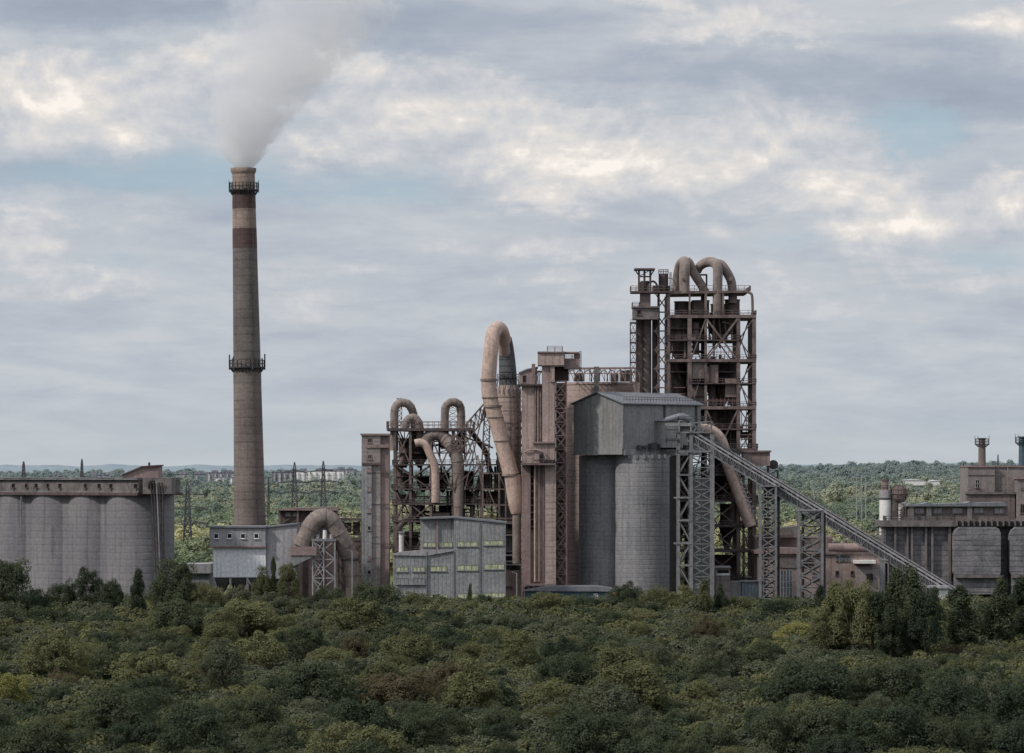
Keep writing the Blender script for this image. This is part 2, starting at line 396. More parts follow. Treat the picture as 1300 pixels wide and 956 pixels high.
def make_smoke():
    pts = [(309,216,13),(309,205,22),(309,190,36),(312,172,50),(319,150,60),(332,120,72),(352,85,92),(376,45,112),(400,5,132),(424,-40,150)]
    mb = MB(); mb.tube([P(x,y,0) for x,y,r in pts], [r*S for x,y,r in pts], 36)
    m = bpy.data.materials.new('drifting_smoke'); nt = nodes_of(m)
    pos = N(nt, 'ShaderNodeNewGeometry').outputs['Position']; sep = N(nt, 'ShaderNodeSeparateXYZ'); nt.links.new(pos, sep.inputs[0])
    z0 = P(0,213).z; top = P(0,-40).z-z0
    h = mth(nt, 'SUBTRACT', sep.outputs[2], z0)                 # metres above the mouth
    def curve(vals):
        c = N(nt, 'ShaderNodeFloatCurve'); cu = c.mapping.curves[0]
        c.mapping.use_clip = False
        cu.points[0].location = vals[0]; cu.points[1].location = vals[-1]
        for v in vals[1:-1]: cu.points.new(*v)
        c.mapping.update(); nt.links.new(mth(nt, 'DIVIDE', h, top), c.inputs['Value']); return c.outputs[0]
    rows = [((213-y)/253., (x-300)/130., r/155.) for x,y,r in pts if y <= 213 or True]
    rows = [(max(0, a), b, c) for a, b, c in rows]; rows[0] = (0, rows[0][1], rows[0][2])
    cx = mth(nt, 'ADD', mth(nt, 'MULTIPLY', curve([(a, b) for a, b, c in rows]), 130*S), (300-650)*S)
    rr = mth(nt, 'MULTIPLY', curve([(a, c) for a, b, c in rows]), 155*S)
    wv = N(nt, 'ShaderNodeVectorMath', operation='ADD'); wn = N(nt, 'ShaderNodeTexNoise'); wn.inputs['Scale'].default_value = .07; wn.inputs['Detail'].default_value = 3
    nt.links.new(pos, wn.inputs['Vector']); nt.links.new(scaled(nt, wn.outputs['Color'], (13,13,13)), wv.inputs[0]); nt.links.new(pos, wv.inputs[1])
    dx = mth(nt, 'SUBTRACT', sep.outputs[0], cx); dy = mth(nt, 'SUBTRACT', sep.outputs[1], Y0)
    d = mth(nt, 'DIVIDE', mth(nt, 'SQRT', mth(nt, 'ADD', mth(nt, 'POWER', dx, 2), mth(nt, 'POWER', dy, 2))), rr)
    n1 = noise(nt, wv.outputs[0], .2, 5, .6); n2 = noise(nt, wv.outputs[0], .08, 3, .5)
    nn = mth(nt, 'ADD', mth(nt, 'MULTIPLY', n1, 3.2), mth(nt, 'MULTIPLY', n2, 2.8))
    f = mth(nt, 'SUBTRACT', mth(nt, 'ADD', nn, -2.02), mth(nt, 'MULTIPLY', d, 1.18))
    f = mth(nt, 'DIVIDE', mth(nt, 'ADD', f, .10), mth(nt, 'ADD', .07, mth(nt, 'MULTIPLY', h, .011)), True)
    f = mth(nt, 'MULTIPLY', f, rng(nt, d, .86, 1.0, 1, 0))
    k = mth(nt, 'DIVIDE', SMOKE_K, mth(nt, 'POWER', rr, 1.12))
    dens = mth(nt, 'MULTIPLY', f, k)
    v = N(nt, 'ShaderNodeVolumePrincipled'); v.inputs['Color'].default_value = (.86,.86,.88,1); v.inputs['Anisotropy'].default_value = 0
    nt.links.new(dens, v.inputs['Density'])
    o = N(nt, 'ShaderNodeOutputMaterial'); nt.links.new(v.outputs[0], o.inputs['Volume'])
    ob = mb.build('smoke_plume', m)
    tag(ob, 'pale grey smoke billowing up and widening from the mouth of the tall chimney', 'smoke', kind='stuff')
SMOKE_K = 1.75
make_smoke()

# ------------------------------------------------------------------ filter house and arched duct
at(1180)
t = thing('filter_house', 'pale clad filter house on steel legs with four square windows, by the tall chimney', 'filter building', 302)
wallbox(t, 266, 337, 669.5, 694, 0, 17, 'pale2', 'upper_wall')
wallbox(t, 270.5, 337, 694.6, 733, .8, 16, 'pale', 'lower_wall')
MB().box(265, 338, 668, 670, -.5, 17.4).build('roof', 'roof_g', t)
MB().box(265.5, 338, 693, 695, -.35, 17.2).build('ledge', 'pink_d', t)
MB().prism([(337.2,669),(377,665),(377,735),(337.2,735)], 1.6, 17).build('side_wing', 'pale2', t)
MB().prism([(337,668.6),(377.5,664.2),(377.5,666),(337,670.2)], 1.1, 17.4).build('wing_roof', 'roof_g', t)
for x in (274.5, 291.5, 308.5, 325.5): window(t, x-2.8, x+2.8, 677.5, 683.5, -.02, 'pale')
for i in range(3):
    x = 281+22*i; a = MB(); c0 = [P(x-11,733.2,1.2),P(x+10.5,733.2,1.2),P(x+10.5,733.2,15),P(x-11,733.2,15)]; c1 = [P(x-2,752,6),P(x+2,752,6),P(x+2,752,9),P(x-2,752,9)]
    a.hexa([c1[0],c1[1],c1[2],c1[3],c0[0],c0[1],c0[2],c0[3]]); a.build('hopper', ('clad_d','steel','clad_d')[i], t)
for x in (271, 292, 313.5, 335.5):
    for d in (1.4, 14): MB().bm((x,733,d),(x,G,d),.55).build('leg', 'pale2', t)
for bx in ((271,276),(313,325),(335,324)): MB().bm((bx[0],734,1),(bx[1],752,1),.4).build('brace', 'pale2', t)
wallbox(t, 339, 369, 735, G, 4, 14, 'clad_d', 'base_wall')

t = thing('arched_duct', 'fat dusty duct arching over a small lattice tower beside the white filter house', 'duct', 412)
M_ = MB(); M_.path([(383,694,2),(388,682,2),(396,666,2),(407,657.5,2),(419,661,2.4),(429,677,3),(438,696,4),(443.5,712,5),(446,745,6)], [11.5,11.5,11.5,11.5,11.5,11.5,11.5,11,10.5], 28, 6, rings=5)
M_.build('pipe', 'duct_g', t)
MB().box(369, 402, 694, 705, -1.5, 8).build('outlet_box', 'pink_d', t)
a = MB(); c0 = [P(369.5,705,-1.2),P(401.5,705,-1.2),P(401.5,705,7.6),P(369.5,705,7.6)]; c1 = [P(369.5,718,-1.2),P(374,718,-1.2),P(374,718,7.6),P(369.5,718,7.6)]
a.hexa(c1+c0); a.build('outlet_funnel', 'clad_d', t)
MB().cyl(443.5, 5, 12, 709, 712, n=28).build('collar', 'steel_d', t)
t = thing('duct_support', 'slim pale lattice tower standing under the arched duct', 'lattice tower', 411, d=2)
MB().lat_tower(397, 425, 686, G, 0, 6, 4, .42, .26, 'X').build('lattice', 'pale2', t)
MB().lat_tower(397, 411, 686, G, -.2, .1, 4, .3, .2, 'X').build('front_bracing', 'pale2', t)
MB().box(395.5, 427, 684, 687, -.4, 6.4).build('platform', 'steel', t)
for x in (403, 412, 421):
    MB().cyl(x, 1, 2.6, 673+abs(x-412)*.6, 684, n=16).build('fan', 'white' if x == 412 else 'pale2', t)

at(1225)
t = thing('transfer_shed', 'dark rusty open shed with a flat roof behind the arched duct', 'shed', 392)
MB().prism([(351,648),(352,646.5),(373,644.5),(427,643.5),(429,646),(429,648.3)], -1, 11).build('roof', 'pink_d', t)
wallbox(t, 356, 427, 648.5, 760, 1, 10, 'rust_d')
for x in (355, 378, 400, 427): MB().bm((x,648,-.2),(x,770,-.2),.6).build('post', 'rust', t)
for x0, x1 in ((362,369),(371,376)): window(t, x0, x1, 650.5, 655.5, .98, 'rust', 'pale2')
for k in range(6): MB().bm((356+k*12,665,-.1),(368+k*12,658,-.1),.22).build('brace', 'rust', t)
MB().lat_tower(430, 459, 660, G, 0, 9, 6, .4, .2, 'X').build('frame', 'rust_d', t)
wallbox(t, 430.5, 458.5, 683, 775, 1, 8.5, 'rust', 'rusty_wall')
MB().box(428, 462, 658, 661, -.6, 9.4).prail(429,461,658,-.4,9.2).build('deck', 'rust_d', t)
MB().box(433, 445, 664, 676, 2, 7).cyl(452, 4, 4.5, 663, 680).build('machinery', 'brickd', t)
MB().box(440, 459, 742, 775, -6, -1).build('low_wall', 'brickd', t)
t = thing('low_shed', 'low shed with a pale sloping roof between the silo block and the filter house', 'shed', 249)
MB().prism([(222,722),(222,716),(270,715),(270,727),(222,727)], -8, 12).build('roof', 'pale2', t)
wallbox(t, 230, 268, 727.3, 775, -7, 10, 'clad_d')

# ------------------------------------------------------------------ elevator tower
at(1192)
t = thing('elevator_tower', 'slim concrete elevator tower with a few small windows, left of the pipe-laden kiln frame', 'tower', 476)
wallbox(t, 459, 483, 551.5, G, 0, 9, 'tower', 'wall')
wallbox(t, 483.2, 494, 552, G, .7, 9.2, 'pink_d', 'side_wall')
MB().box(457.6, 495, 550.4, 552.8, -.5, 9.8).build('roof', 'pink_d', t)
wallbox(t, 459.6, 472, 590, G-2, -.7, 0, 'clad', 'front_rib')
MB().box(460, 481, 588, 590.5, -.9, 0).build('ledge', 'rust_d', t)
MB().box(465, 493, 564.5, 568.5, -.35, .3).build('band', 'pink_d', t)
for y0, y1, w in ((556.5,562,5),(577.5,582.5,4.5)): window(t, 469.5-w/2, 469.5+w/2, y0, y1, 0, 'pink_d', nx=2)
for y0 in (594, 618, 645, 668, 706, 724): window(t, 466.8, 470.6, y0, y0+5, -.7, 'tower', 'pane_d' if 0 else ('dark' if y0 in (668,724) else 'pink_d'))
for y0 in (600, 640, 690): MB().box(459.3, 493.6, y0, y0+.8, -.05, .2).build('joint', 'rust_d', t)

# ------------------------------------------------------------------ left preheater frame with looping pipes
at(1218)
t = thing('kiln_frame', 'rusty open steel frame full of looping dusty pipes beside the slim elevator tower', 'process tower', 560)
lv = [545, 590, 621, 640, 662, 700, 745]; xs = [501, 521, 547, 575, 611, 634]
for x in xs:
    for d in (0, 10, 22):
        if x > 600 and d == 22: continue
        MB().bm((x, 545 if x < 600 else 588, d), (x, G, d), .75 if d == 0 else .6).build('column', 'rust' if d == 0 else 'rust_d', t)
for y in lv[1:]:
    MB().box(498, 637 if y < 700 else 650, y-1.0, y+1.0, -.6, 22.5).build('floor', 'rust_d', t)
    r = MB(); r.prail(498, 637, y-1, -.5, 22); r.build('railing', 'rust', t)
MB().box(491, 601, 543.5, 547, -1, 23).build('top_deck', 'rust_d', t)
r = MB(); r.prail(491, 601, 543.5, -1, 22, 1.9, 1.6, .14); r.build('railing', 'rust', t)
b = MB()
for (xa, xb, ya, yb) in ((501,547,590,621),(501,521,621,662),(521,547,640,662),(547,575,590,621),(575,611,590,640),(575,611,640,700),(501,547,662,745),(547,575,662,745),(501,521,545,590)):
    b.bm((xa,ya,-.1),(xb,yb,-.1),.34); b.bm((xa,yb,-.25),(xb,ya,-.25),.34)
    b.bm((xa,ya,22.1),(xb,yb,22.1),.34); b.bm((xa,yb,22.2),(xb,ya,22.2),.34)
b.build('bracing', 'rust', t)
for x, y0, y1, r1, d in ((532,566,588,10,8),(513,556,588,8,9),(561,600,619,9,12),(592,598,619,9,10),(515,600,618,7,8),(536,604,619,8,11),(594,624,638,8,10),(530,642,660,9,8),(565,642,660,8,13)):
    m = MB(); m.cyl(x, d, r1, y0, y1-6, n=24); m.cyl(x, d, 2.2, y1-6, y1+6, r2=r1, n=24); m.build('cyclone', 'rust_d' if x != 592 else 'rust', t)
for x0,x1,y0,y1,d0,d1,mt in ((549,571,651,661,2,10,'duct_g'),(504,520,628,640,4,12,'rust'),(577,590,646,660,6,14,'rust'),(612,633,624,640,8,15,'duct_g'),(612,625,600,621,4,10,'rust_d'),(505,530,676,700,5,15,'rust_d'),(585,609,664,700,5,15,'rust_d')):
    MB().box(x0,x1,y0,y1,d0,d1).build('machine_housing', mt, t)
def duct(pts, rad, mt, name='duct', rings=4, n=20): return MB().path(pts, rad, n, 6, rings=rings).build(name, mt, t)
duct([(500,572,4),(500,546,4),(500.5,521,4),(505,512.5,4),(512,511,4.5),(519,514,5),(524,525,6),(526,548,7),(526,570,7)], 5.2, 'duct_g')
duct([(514,548,2),(515,537,2),(520,531,2),(526,530.5,2),(531,536,2),(533,548,2.5),(533,566,3)], 5, 'duct_g')
duct([(564.5,570,5),(564.5,524,5),(567,514,5),(574.5,510,5),(582,513,5.5),(585,522,6),(585,545,6),(585,575,6)], 5.2, 'duct_g')
duct([(540,562,1),(546,553,1),(555,551,1),(563,555,1),(573,566,0),(580,581,-1),(582,600,-1),(582,660,-1)], [8,8,8,8,8.3,8.3,7.5,5.5], 'duct_g')
duct([(527,563,-1.5),(534,562,-1.5),(541,566,-1.5),(547,579,-1.6),(552.5,596,-1.6),(552.8,638,-1.6)], 5.1, 'duct', rings=0)
duct([(512,620,3),(507,605,3),(510,585,3),(516,570,4)], 3.5, 'rust'); duct([(622,600,5),(617,575,6),(607,560,7),(596,545,8)], 3.4, 'rust_d')
duct([(505,700,-1),(505,675,-1),(512,664,0),(525,655,1),(533,640,2)], 3.4, 'rust_d'); duct([(600,662,2),(600,640,2),(606,622,3),(612,600,4)], 3.4, 'rust')
random.seed(22); m = MB()
for i in range(60):
    y = random.choice([548,592,623,642,664,702]); x = random.uniform(502, 632 if y > 590 else 596); d = random.uniform(.6, 14); q = random.random()
    if q < .45: m.tube([P(x,y,d), P(x,y+random.uniform(14,36),d)], random.uniform(.12,.45), 7)
    elif q < .75: m.tube([P(x,y+random.uniform(3,18),d), P(min(634,x+random.uniform(10,40)),y+random.uniform(3,22),d+2)], random.uniform(.12,.4), 7)
    else: m.bm((x,y,d),(x+random.uniform(-14,14),y+random.uniform(15,28),d),.3)
m.build('pipework', 'rust', t)
for y, x0, x1 in ((560,502,560),(575,502,598),(605,502,634),(631,502,634),(651,510,600),(682,502,634)): MB().box(x0, x1, y-.6, y+.6, 2, 20).build('landing', 'rust_d', t)
MB().cyl(509.5, -1.5, 3.1, 677, G, n=16).build('downpipe', 'white', t)
MB().box(506, 513.5, 674.5, 677, -2.5, -.6).build('downpipe_cap', 'pale2', t)
sv = MB(); sv.lat_tower(618,623,588,662,-1.2,0,9,.13,.1,'Z'); sv.lat_tower(503,509,505,543,8,10,6,.14,.1,'X'); sv.lat_tower(567,581,513,543,10,12,4,.16,.12,'X'); sv.build('ladder', 'rust_d', t)
# slanted boom truss carrying the tall duct
br = MB()
for d in (-2.5, 3.5):
    a0 = P(616,511,d); a1 = P(573,560,d); b0 = P(617,528,d); b1 = P(582,575,d)
    e1 = P(574,563,d); e2 = P(573,622,d)
    br.beam(a0, a1, .4).beam(b0, b1, .36).face_lat(a1, a0, b1, b0, 7, .24, 'X')
    br.beam(P(616,511,d), P(611,600,d), .4).beam(P(622,530,d), P(620,600,d), .36).face_lat(P(616,511,d), P(611,600,d), P(623,520,d), P(622,600,d), 7, .2, 'X')
    br.beam(P(550,560,d), P(574,622,d), .34).beam(P(574,622,d), P(600,560,d), .34).beam(P(600,560,d), P(613,622,d), .3).beam(P(574,560,d), P(556,600,d), .3)
    br.face_lat(P(560,565,d), P(612,612,d), P(578,550,d), P(614,585,d), 5, .2, 'X')
    br.beam(P(616,511,d), P(590,622,d), .3).beam(P(555,575,d), P(611,560,d), .26).beam(P(574,622,d),P(611,585,d),.28)
for i in range(8): br.beam(P(616-43*i/7,511+49*i/7,-2.5), P(616-43*i/7,511+49*i/7,3.5), .22)
br.build('boom_truss', 'rust', t)
wallbox(t, 640, 662, 724, G, 0, 8, 'oldwall', 'base_wall')
for y in (716, 704, 712): MB().box(641, 663, y, y+1.6, -.5, 8).build('slab', 'pale2', t)
wk = MB()
for x in (613, 633.5, 642, 658): wk.bm((x,602,-3),(x,664,-3),.45)
for y in (601,621,641,658): wk.bm((611,y,-3),(661,y,-3),.4)
wk.bm((620,622,-3),(638,664,-3),.3).bm((634,640,-3.1),(613,664,-3.1),.3).bm((642,621,-3.1),(633,601,-3.1),.3)
wk.box(634,662,662,665,-4,6).box(634,662,599.5,601.5,-4,3).prail(634,661,599.5,-4,3)
wk.box(641,662,678,680,-3,6).prail(641,661,678,-3,6)
wk.build('walkway_frame', 'rust', t)

# ------------------------------------------------------------------ tall bent duct and its tower
at(1214)
t = thing('bent_duct', 'very large dusty pink duct bent into a hairpin, tallest pipe left of the pink building', 'duct', 650)
MB().path([(649,603,-3),(644,585,-3),(637,560,-3),(629,530,-3),(622,505,-3),(620.5,485,-3),(622,460,-3),(624.5,435,-2.5),(627,422,-1),(632,416,1.5),(637,420,5),(640,432,9),(641.5,446,12)],
     [10.3,10,9.7,9.7,9.6,9.6,9.4,9.2,9,8.8,8.8,8.8,8.8], 28, 6, rings=0).build('pipe', 'duct', t)
for y, x, r in ((482.5,620.6,11),(516,625.5,11.6),(603,649,12)):
    MB().cyl(x, -3, r, y-1.4, y+1.4, n=28).build('collar', 'duct_g', t)
for y in (505, 530, 560): MB().cyl({505:622,530:629,560:637}[y], -3, 10.9, y-.5, y+.5, n=28).build('seam', 'duct_g', t)
MB().path([(651,604,-3),(653,622,-3),(655,640,-3),(656,652,-3)], [11,10.6,9.6,7], 24).build('lower_cone', 'duct', t)
MB().cyl(656,-3,5.5,652,715,n=20).build('outlet_pipe', 'duct_g', t)
MB().path([(641,430,9),(643,446,12.5),(644.5,470,13),(645,492,13)], [9,10,11.2,11.8], 28).build('dark_cone', 'duct_d', t)  # descending leg, darker grey than the rest of the duct
for y in (455, 463, 471, 479): MB().cyl(643.5+ (y-455)*.05, 12.9, 10.5+(y-455)*.06, y-.35, y+.35, n=28).build('seam', 'steel_d', t)
t = thing('cooling_tower', 'round beige conditioning tower with a dark collar under the hairpin duct', 'tower', 646, d=13)
MB().cyl(646, 13, 15.5, 494, 600, n=36).build('shell', 'psilo', t)
MB().cyl(645.5, 13, 14.5, 488, 494, r2=12.5, n=36).build('shoulder', 'psilo', t)
for y in (503, 521): MB().cyl(646, 13, 16, y-.7, y+.7, n=36).build('ring', 'duct_g', t)
MB().cyl(646, 13, 17.5, 522, 536, n=8).build('hopper_band', 'psilo', t)
for i in range(5): MB().cyl(646, 13, 16.6, 541+i*11, 545+i*11, n=8).build('band', 'duct_g', t)
MB().cyl(646, 13, 15.8, 538, G, n=8).build('lower_shell', 'pale2', t)
m = MB(); cx = P(645, 481, 13)
for i in range(16):
    a0 = i*math.pi/8; v = Vector((math.cos(a0), math.sin(a0), 0))
    m.beam(cx+v*13.6*S, cx+v*16.8*S-Vector((0,0,4.2)), .18)
    m.beam(cx+v*12*S, cx+v*13.6*S, .2)
m.rail([cx+Vector((math.cos(i*math.pi/8), math.sin(i*math.pi/8), 0))*14*S for i in range(16)], 1.6, 2, .13, True)
m.build('collar_platform', 'steel_d', t)
m = MB(); m.lat_tower(657, 663, 488, 600, -1, 1, 16, .15, .1, 'Z'); m.lat_tower(648,650,494,600,-3.9,-3.6,20,.1,.07,'Z'); m.build('ladder', 'steel_d', t)

# ------------------------------------------------------------------ grey clad building with yellowed light panels
at(1176)
t = thing('clad_building', 'grey ribbed metal building with rows of yellowed light panels, in front of the looping pipes', 'industrial building', 570)
MB().prism([(533.5,658.5),(576,657),(576,700),(576,730),(533.5,730)], 1.2, 16).build('upper_wall', 'clad', t)
MB().prism([(576.2,657.5),(642,664),(642,785),(576.2,785)], 0, 16).build('tall_wall', 'clad', t)
MB().prism([(499,704.5),(541,704.5),(575.9,700),(575.9,785),(499,785)], .35, 15).build('lower_wall', 'clad', t)
MB().prism([(532.5,659.3),(532.5,657.5),(576,655.8),(643,662.6),(643,664.6),(576,657.8)], -.4, 16.4).build('roof', 'roof_g', t)
MB().prism([(498,705),(498,703),(511,700.5),(534,698.5),(576,697),(576,699.5),(541.5,705.6)], -.1, 3.4).build('lean_to_roof', 'pale2', t)
for xx in (541.4, 576.2, 609.5, 641.6): MB().box(xx-.6, xx+.6, 664 if xx > 600 else 700, 785, -.25, .3).build('corner_trim', 'roof_g', t)
MB().box(554, 556, 659, 698, .6, 1.3).build('downpipe', 'pink_d', t)
for x0,x1,y0,y1,d in ((537,553,688.5,694,1.2),(557.5,574,688.5,694,1.2),(580.5,606,687.5,693.5,0),(614,639,686,692,0),
    (503,518,719.5,725.5,.35),(524,539,719.5,725.5,.35),(546.5,567,718.5,725,.35),(580.5,607,717.5,724,0),(614.5,640,716,722.5,0),
    (546,568,755,760,.35),(580.5,607,753.5,760,0),(614.5,641,752.5,758,0),(512,540,757,762,.35)):
    window(t, x0, x1, y0, y1, d, 'clad_d', 'panel', nx=3)
for x0,x1 in ((503,518),(524,539)): window(t, x0, x1, 734, 741, .35, 'clad_d', 'clad', nx=3)
MB().box(503, 540, 741.5, 742.3, -.2, .4).build('sill_rail', 'pale2', t)

# ------------------------------------------------------------------ pink headhouse
at(1206)
t = thing('pink_headhouse', 'tall dusty pink process building with a boxy raised head and vertical pipes down its face', 'process building', 690)
wallbox(t, 662.5, 688.5, 488, G, 0, 17, 'pink')
MB().prism([(659.5,488.5),(659.5,473),(669,469),(682,466.5),(682,488.5)], -.6, 9).build('roof_room', 'pink', t)
MB().prism([(658.5,474.5),(658.5,472.6),(669,468.2),(683,465.5),(683,467.2),(669,470)], -1, 9.4).build('room_roof', 'roof_g', t)
MB().box(675, 679.5, 462, 488, -1.4, 1.5).build('vent_shaft', 'pink_d', t)
window(t, 663.5, 668, 476.5, 486, -.6, 'pink_d')
MB().box(657.5, 691, 487.5, 489.5, -1.5, 17.5).build('ledge', 'rust_d', t)
wallbox(t, 688.2, 704, 462, G-1, -2.2, 9, 'pink', 'shaft_wall')
wallbox(t, 683, 716, 448, 464.2, -3.3, 10, 'pink', 'head_room')
MB().box(682.5, 716.8, 446.6, 448.2, -3.8, 10.4).build('head_roof', 'pink_d', t)
wallbox(t, 698.5, 703.9, 464.5, 485, -2.8, -2.25, 'pink', 'head_bracket')
wallbox(t, 716.3, 735, 455, 468.3, -1, 9, 'pink_d', 'side_room')
MB().box(716.2, 736, 446.8, 448.5, -1.5, 9.5).build('side_roof', 'pink_d', t)
MB().box(729, 735, 448.5, 455, 0, 8).build('side_box', 'pink_d', t)
r = MB(); r.prail(695, 714, 446.6, -3, 9, 1.5); r.prail(717, 736, 455, -1.4, 9); r.lat_tower(735.5,738,446,470,0,2,6,.1,.08,'Z'); r.build('railing', 'rust', t)
MB().box(704, 722, 465, 483, 3, 9).build('machine_room', 'rust_d', t)
m = MB()
for i in range(4):
    x = 671+5*i
m = MB()
for i in range(5):
    pts = [(678+i*1.8, 488, -1.2+i*.5), (677+i*1.9, 478, -1.3+i*.5), (679.5+i*1.9, 472.5, -1.3+i*.5), (684+i*1.5, 471, -1.2+i*.5)]
    m.path(pts, .55, 8, 4)
m.build('hoop_pipes', 'rust', t)
for i, x in enumerate((680, 683.2, 686.5)): MB().cyl(x, -.4, 1.3, 489, 561, n=10).build('downpipe', ('rust','pink_d','rust')[i], t)
wallbox(t, 677, 704, 562.5, 584, -4.4, -2.3, 'pink', 'bay_wall')
MB().box(675.5, 706, 561, 563, -5.2, -2).build('bay_roof', 'pink_d', t)
MB().box(661, 705.5, 588, 590.5, -6, -.3).build('platform', 'rust', t)
r = MB(); r.prail(661, 704, 588, -5.8, -.5, 1.2); r.build('railing', 'rust', t)
m = MB(); m.box(664, 690, 574, 587.8, -4.2, -.5); m.box(668, 678, 569, 574, -3.6, -1); m.path([(666,574,-4.6),(676,571,-4.8),(690,574,-5),(692,584,-5)], 1, 8); m.build('platform_machinery', 'pink', t)
MB().box(684.5, 689, 577, 586.5, -5.5, -4.3).build('cabinet', 'dark', t)
MB().box(674, 677.3, 591, 672, -1.2, -.1).build('dark_slot', 'dark', t)
for y in range(596, 672, 9): MB().box(673.6, 677.7, y, y+.8, -1.5, -1.21).build('slot_bar', 'rust', t)
for i, x in enumerate((679, 681.6, 684.2, 687, 689.6)): MB().cyl(x, -2.9+.15*i, 1.05, 590.5, 738, n=10).build('downpipe', ('duct','rust','pink','rust','pink_d')[i], t)
wallbox(t, 692, 705.5, 590.8, 748, -3.3, -2.25, 'psilo', 'pier'); wallbox(t, 663, 673.5, 590.8, 745, -1.6, -.02, 'pink_d', 'pier')
MB().box(668, 696, 741, 743, -7, -1).build('step_slab', 'pink', t)
for x in (671, 678, 685, 692): MB().bm((x,743,-6.5),(x,762,-6.5),.35).build('post', 'pink_d', t)
MB().path([(664,770,-6),(664,752,-6),(666,744,-6),(671,741,-6)], .9, 8).build('pipe', 'pale2', t)

t = thing('stair_tower', 'narrow rust-red lattice stair tower climbing between the pink headhouse and the pinkish silo', 'stair tower', 711, d=1)
MB().lat_tower(704.6, 719, 484, G, -1.8, 4, 17, .36, .22, 'X').build('lattice', 'rust_r', t)
MB().box(706, 718, 486, G-4, .3, 3.2).build('stair_wall', 'rust', t)
for i in range(17):
    y = 492+i*15.8; 
    MB().box(705, 718.6, y, y+.7, -1.4, .2).build('landing', 'pink_d', t)
    MB().bm((706 if i%2 else 717.5, y, -.9), (717.5 if i%2 else 706, y+15.4, -.9), .22, .5).build('flight', 'pink_d', t)

at(1222)
t = thing('pinkish_silo', 'broad pinkish concrete silo with curved pipes on its roof, behind the grey gabled house', 'silo', 764)
MB().cyl(765, 20, 49.5, 487, G, n=64).build('wall', 'psilo', t)
MB().cyl(765, 20, 50.4, 484.2, 487, n=64).build('rim', 'pink', t)
wallbox(t, 806, 813, 485, 510, 6, 12, 'duct', 'pale_pier')
m = MB()
for i in range(9):
    x = 720+i*10.2
    m.path([(x,484,4),(x+.5,477,4),(x+3.5,471,4),(x+8,470,4),(x+10.5,476,4),(x+11,484,4)], .7, 8, 4)
m.build('hoop_pipes', 'pink_d', t)
m = MB(); m.bm((715,467.5,2),(807,466.8,2),.45).bm((715,474,2.2),(807,473.5,2.2),.22).bm((715,467.5,9),(807,466.8,9),.4)
for i in range(15):
    x = 716+i*6.5; m.bm((x,467,2),(x,484,2),.2); m.bm((x,467,2),(x,467,9),.2)
    if i % 2: m.bm((x,467,2.2),(x+6.5,484,2.2),.18)
m.build('gallery_frame', 'pink_d', t)
m = MB(); m.cyl(795, 5, 8, 470, 484, n=20); m.box(776,786,474,484,5,9); m.cyl(735,6,5,474,484,n=16); m.build('machinery', 'rust', t)
MB().box(754, 760.5, 465.5, 500, -1, 1.5).build('post', 'grime', t)

# ------------------------------------------------------------------ grey silos with a gabled house on top
at(1203)
t = thing('silo', 'large round grey concrete silo of the pair, half hidden by its neighbour under the gabled grey house', 'silo', 771, d=17)
def big_silo(x, d, r, label):
    t = thing('silo', label, 'silo', x, d=d, group='grey silos under the gabled house')
    MB().cyl(x, d, r, 578, G, n=64).build('wall', 'silo_g', t)
    m = MB()
    for a in np.linspace(-2.4, -.7, 7):
        c = P(x, 581, d)+Vector((math.cos(a), math.sin(a), 0))*r*S; m.wbox(c.x-.3, c.x+.3, c.y-.4, c.y+.1, c.z-.3, c.z+.9)
    m.build('corbel', 'clad_d', t); return t
bpy.data.objects.remove(t)
big_silo(771, 18, 35, 'round grey concrete silo partly hidden behind its twin, next to the pinkish silo')
big_silo(817.5, 8.6, 35.5, 'round grey concrete silo standing forward under the gabled house, beside the conveyor tower')
t = thing('silo_house', 'grey sheet-metal gabled house perched on top of the two round grey silos', 'silo building', 800, 577)
C0 = P(790, 577, 0); zt = P(790, 510, 0).z; zb = C0.z; zr = P(758, 497.5, 0).z
g_ = Vector((-.755, .656, 0)); d_ = Vector((.656, .755, 0)); Wg = 61*S/.755; Ld = 107*S/.656*.98
def hb(mb, a0, a1, b0, b1, z0, z1):
    c = [C0+g_*a1+d_*b0, C0+g_*a0+d_*b0, C0+g_*a0+d_*b1, C0+g_*a1+d_*b1]
    return mb.hexa([Vector((v.x,v.y,z0)) for v in c]+[Vector((v.x,v.y,z1)) for v in c])
m = MB(); hb(m, 0, Wg, 0, Ld, zb, zt-.3)
for b in (0, Ld):
    e = [C0+g_*0+d_*b, C0+g_*Wg+d_*b, C0+g_*Wg/2+d_*b]; e[0].z = zt-.3; e[1].z = zt-.3; e[2].z = zr-.4
    m.add(e, [(0,1,2)])
m.build('wall', 'clad_d', t)
def roofpl(mb, a0, z0, a1, z1, ov=.7, th=.3):
    c = [C0+g_*a0-d_*ov, C0+g_*a1-d_*ov, C0+g_*a1+d_*(Ld+ov), C0+g_*a0+d_*(Ld+ov)]
    zz = [z0, z1, z1, z0]
    return mb.hexa([Vector((v.x,v.y,z-th)) for v, z in zip(c, zz)]+[Vector((v.x,v.y,z)) for v, z in zip(c, zz)])
m = MB(); roofpl(m, -.8, zt-.4, Wg/2, zr+.15); m.build('roof', 'roof_g', t)
m = MB(); roofpl(m, Wg+.8, zt-.4, Wg/2+.02, zr+.15); m.build('roof', 'roof_g', t)
m = MB(); q0 = C0-g_*.6; q1 = C0-g_*.6+d_*Ld; q0.z = q1.z = zt+.1; m.rail([q0, q1], 1.3, 1.3, .12)
m.build('roof_railing', 'steel_d', t)
m = MB(); hb(m, -.4, 0, .5, Ld, zb-.2, zb+1.5); hb(m, Wg*.5, Wg+.3, -.35, 0, zb-.15, zb+.25); m.build('ledge', 'clad', t)
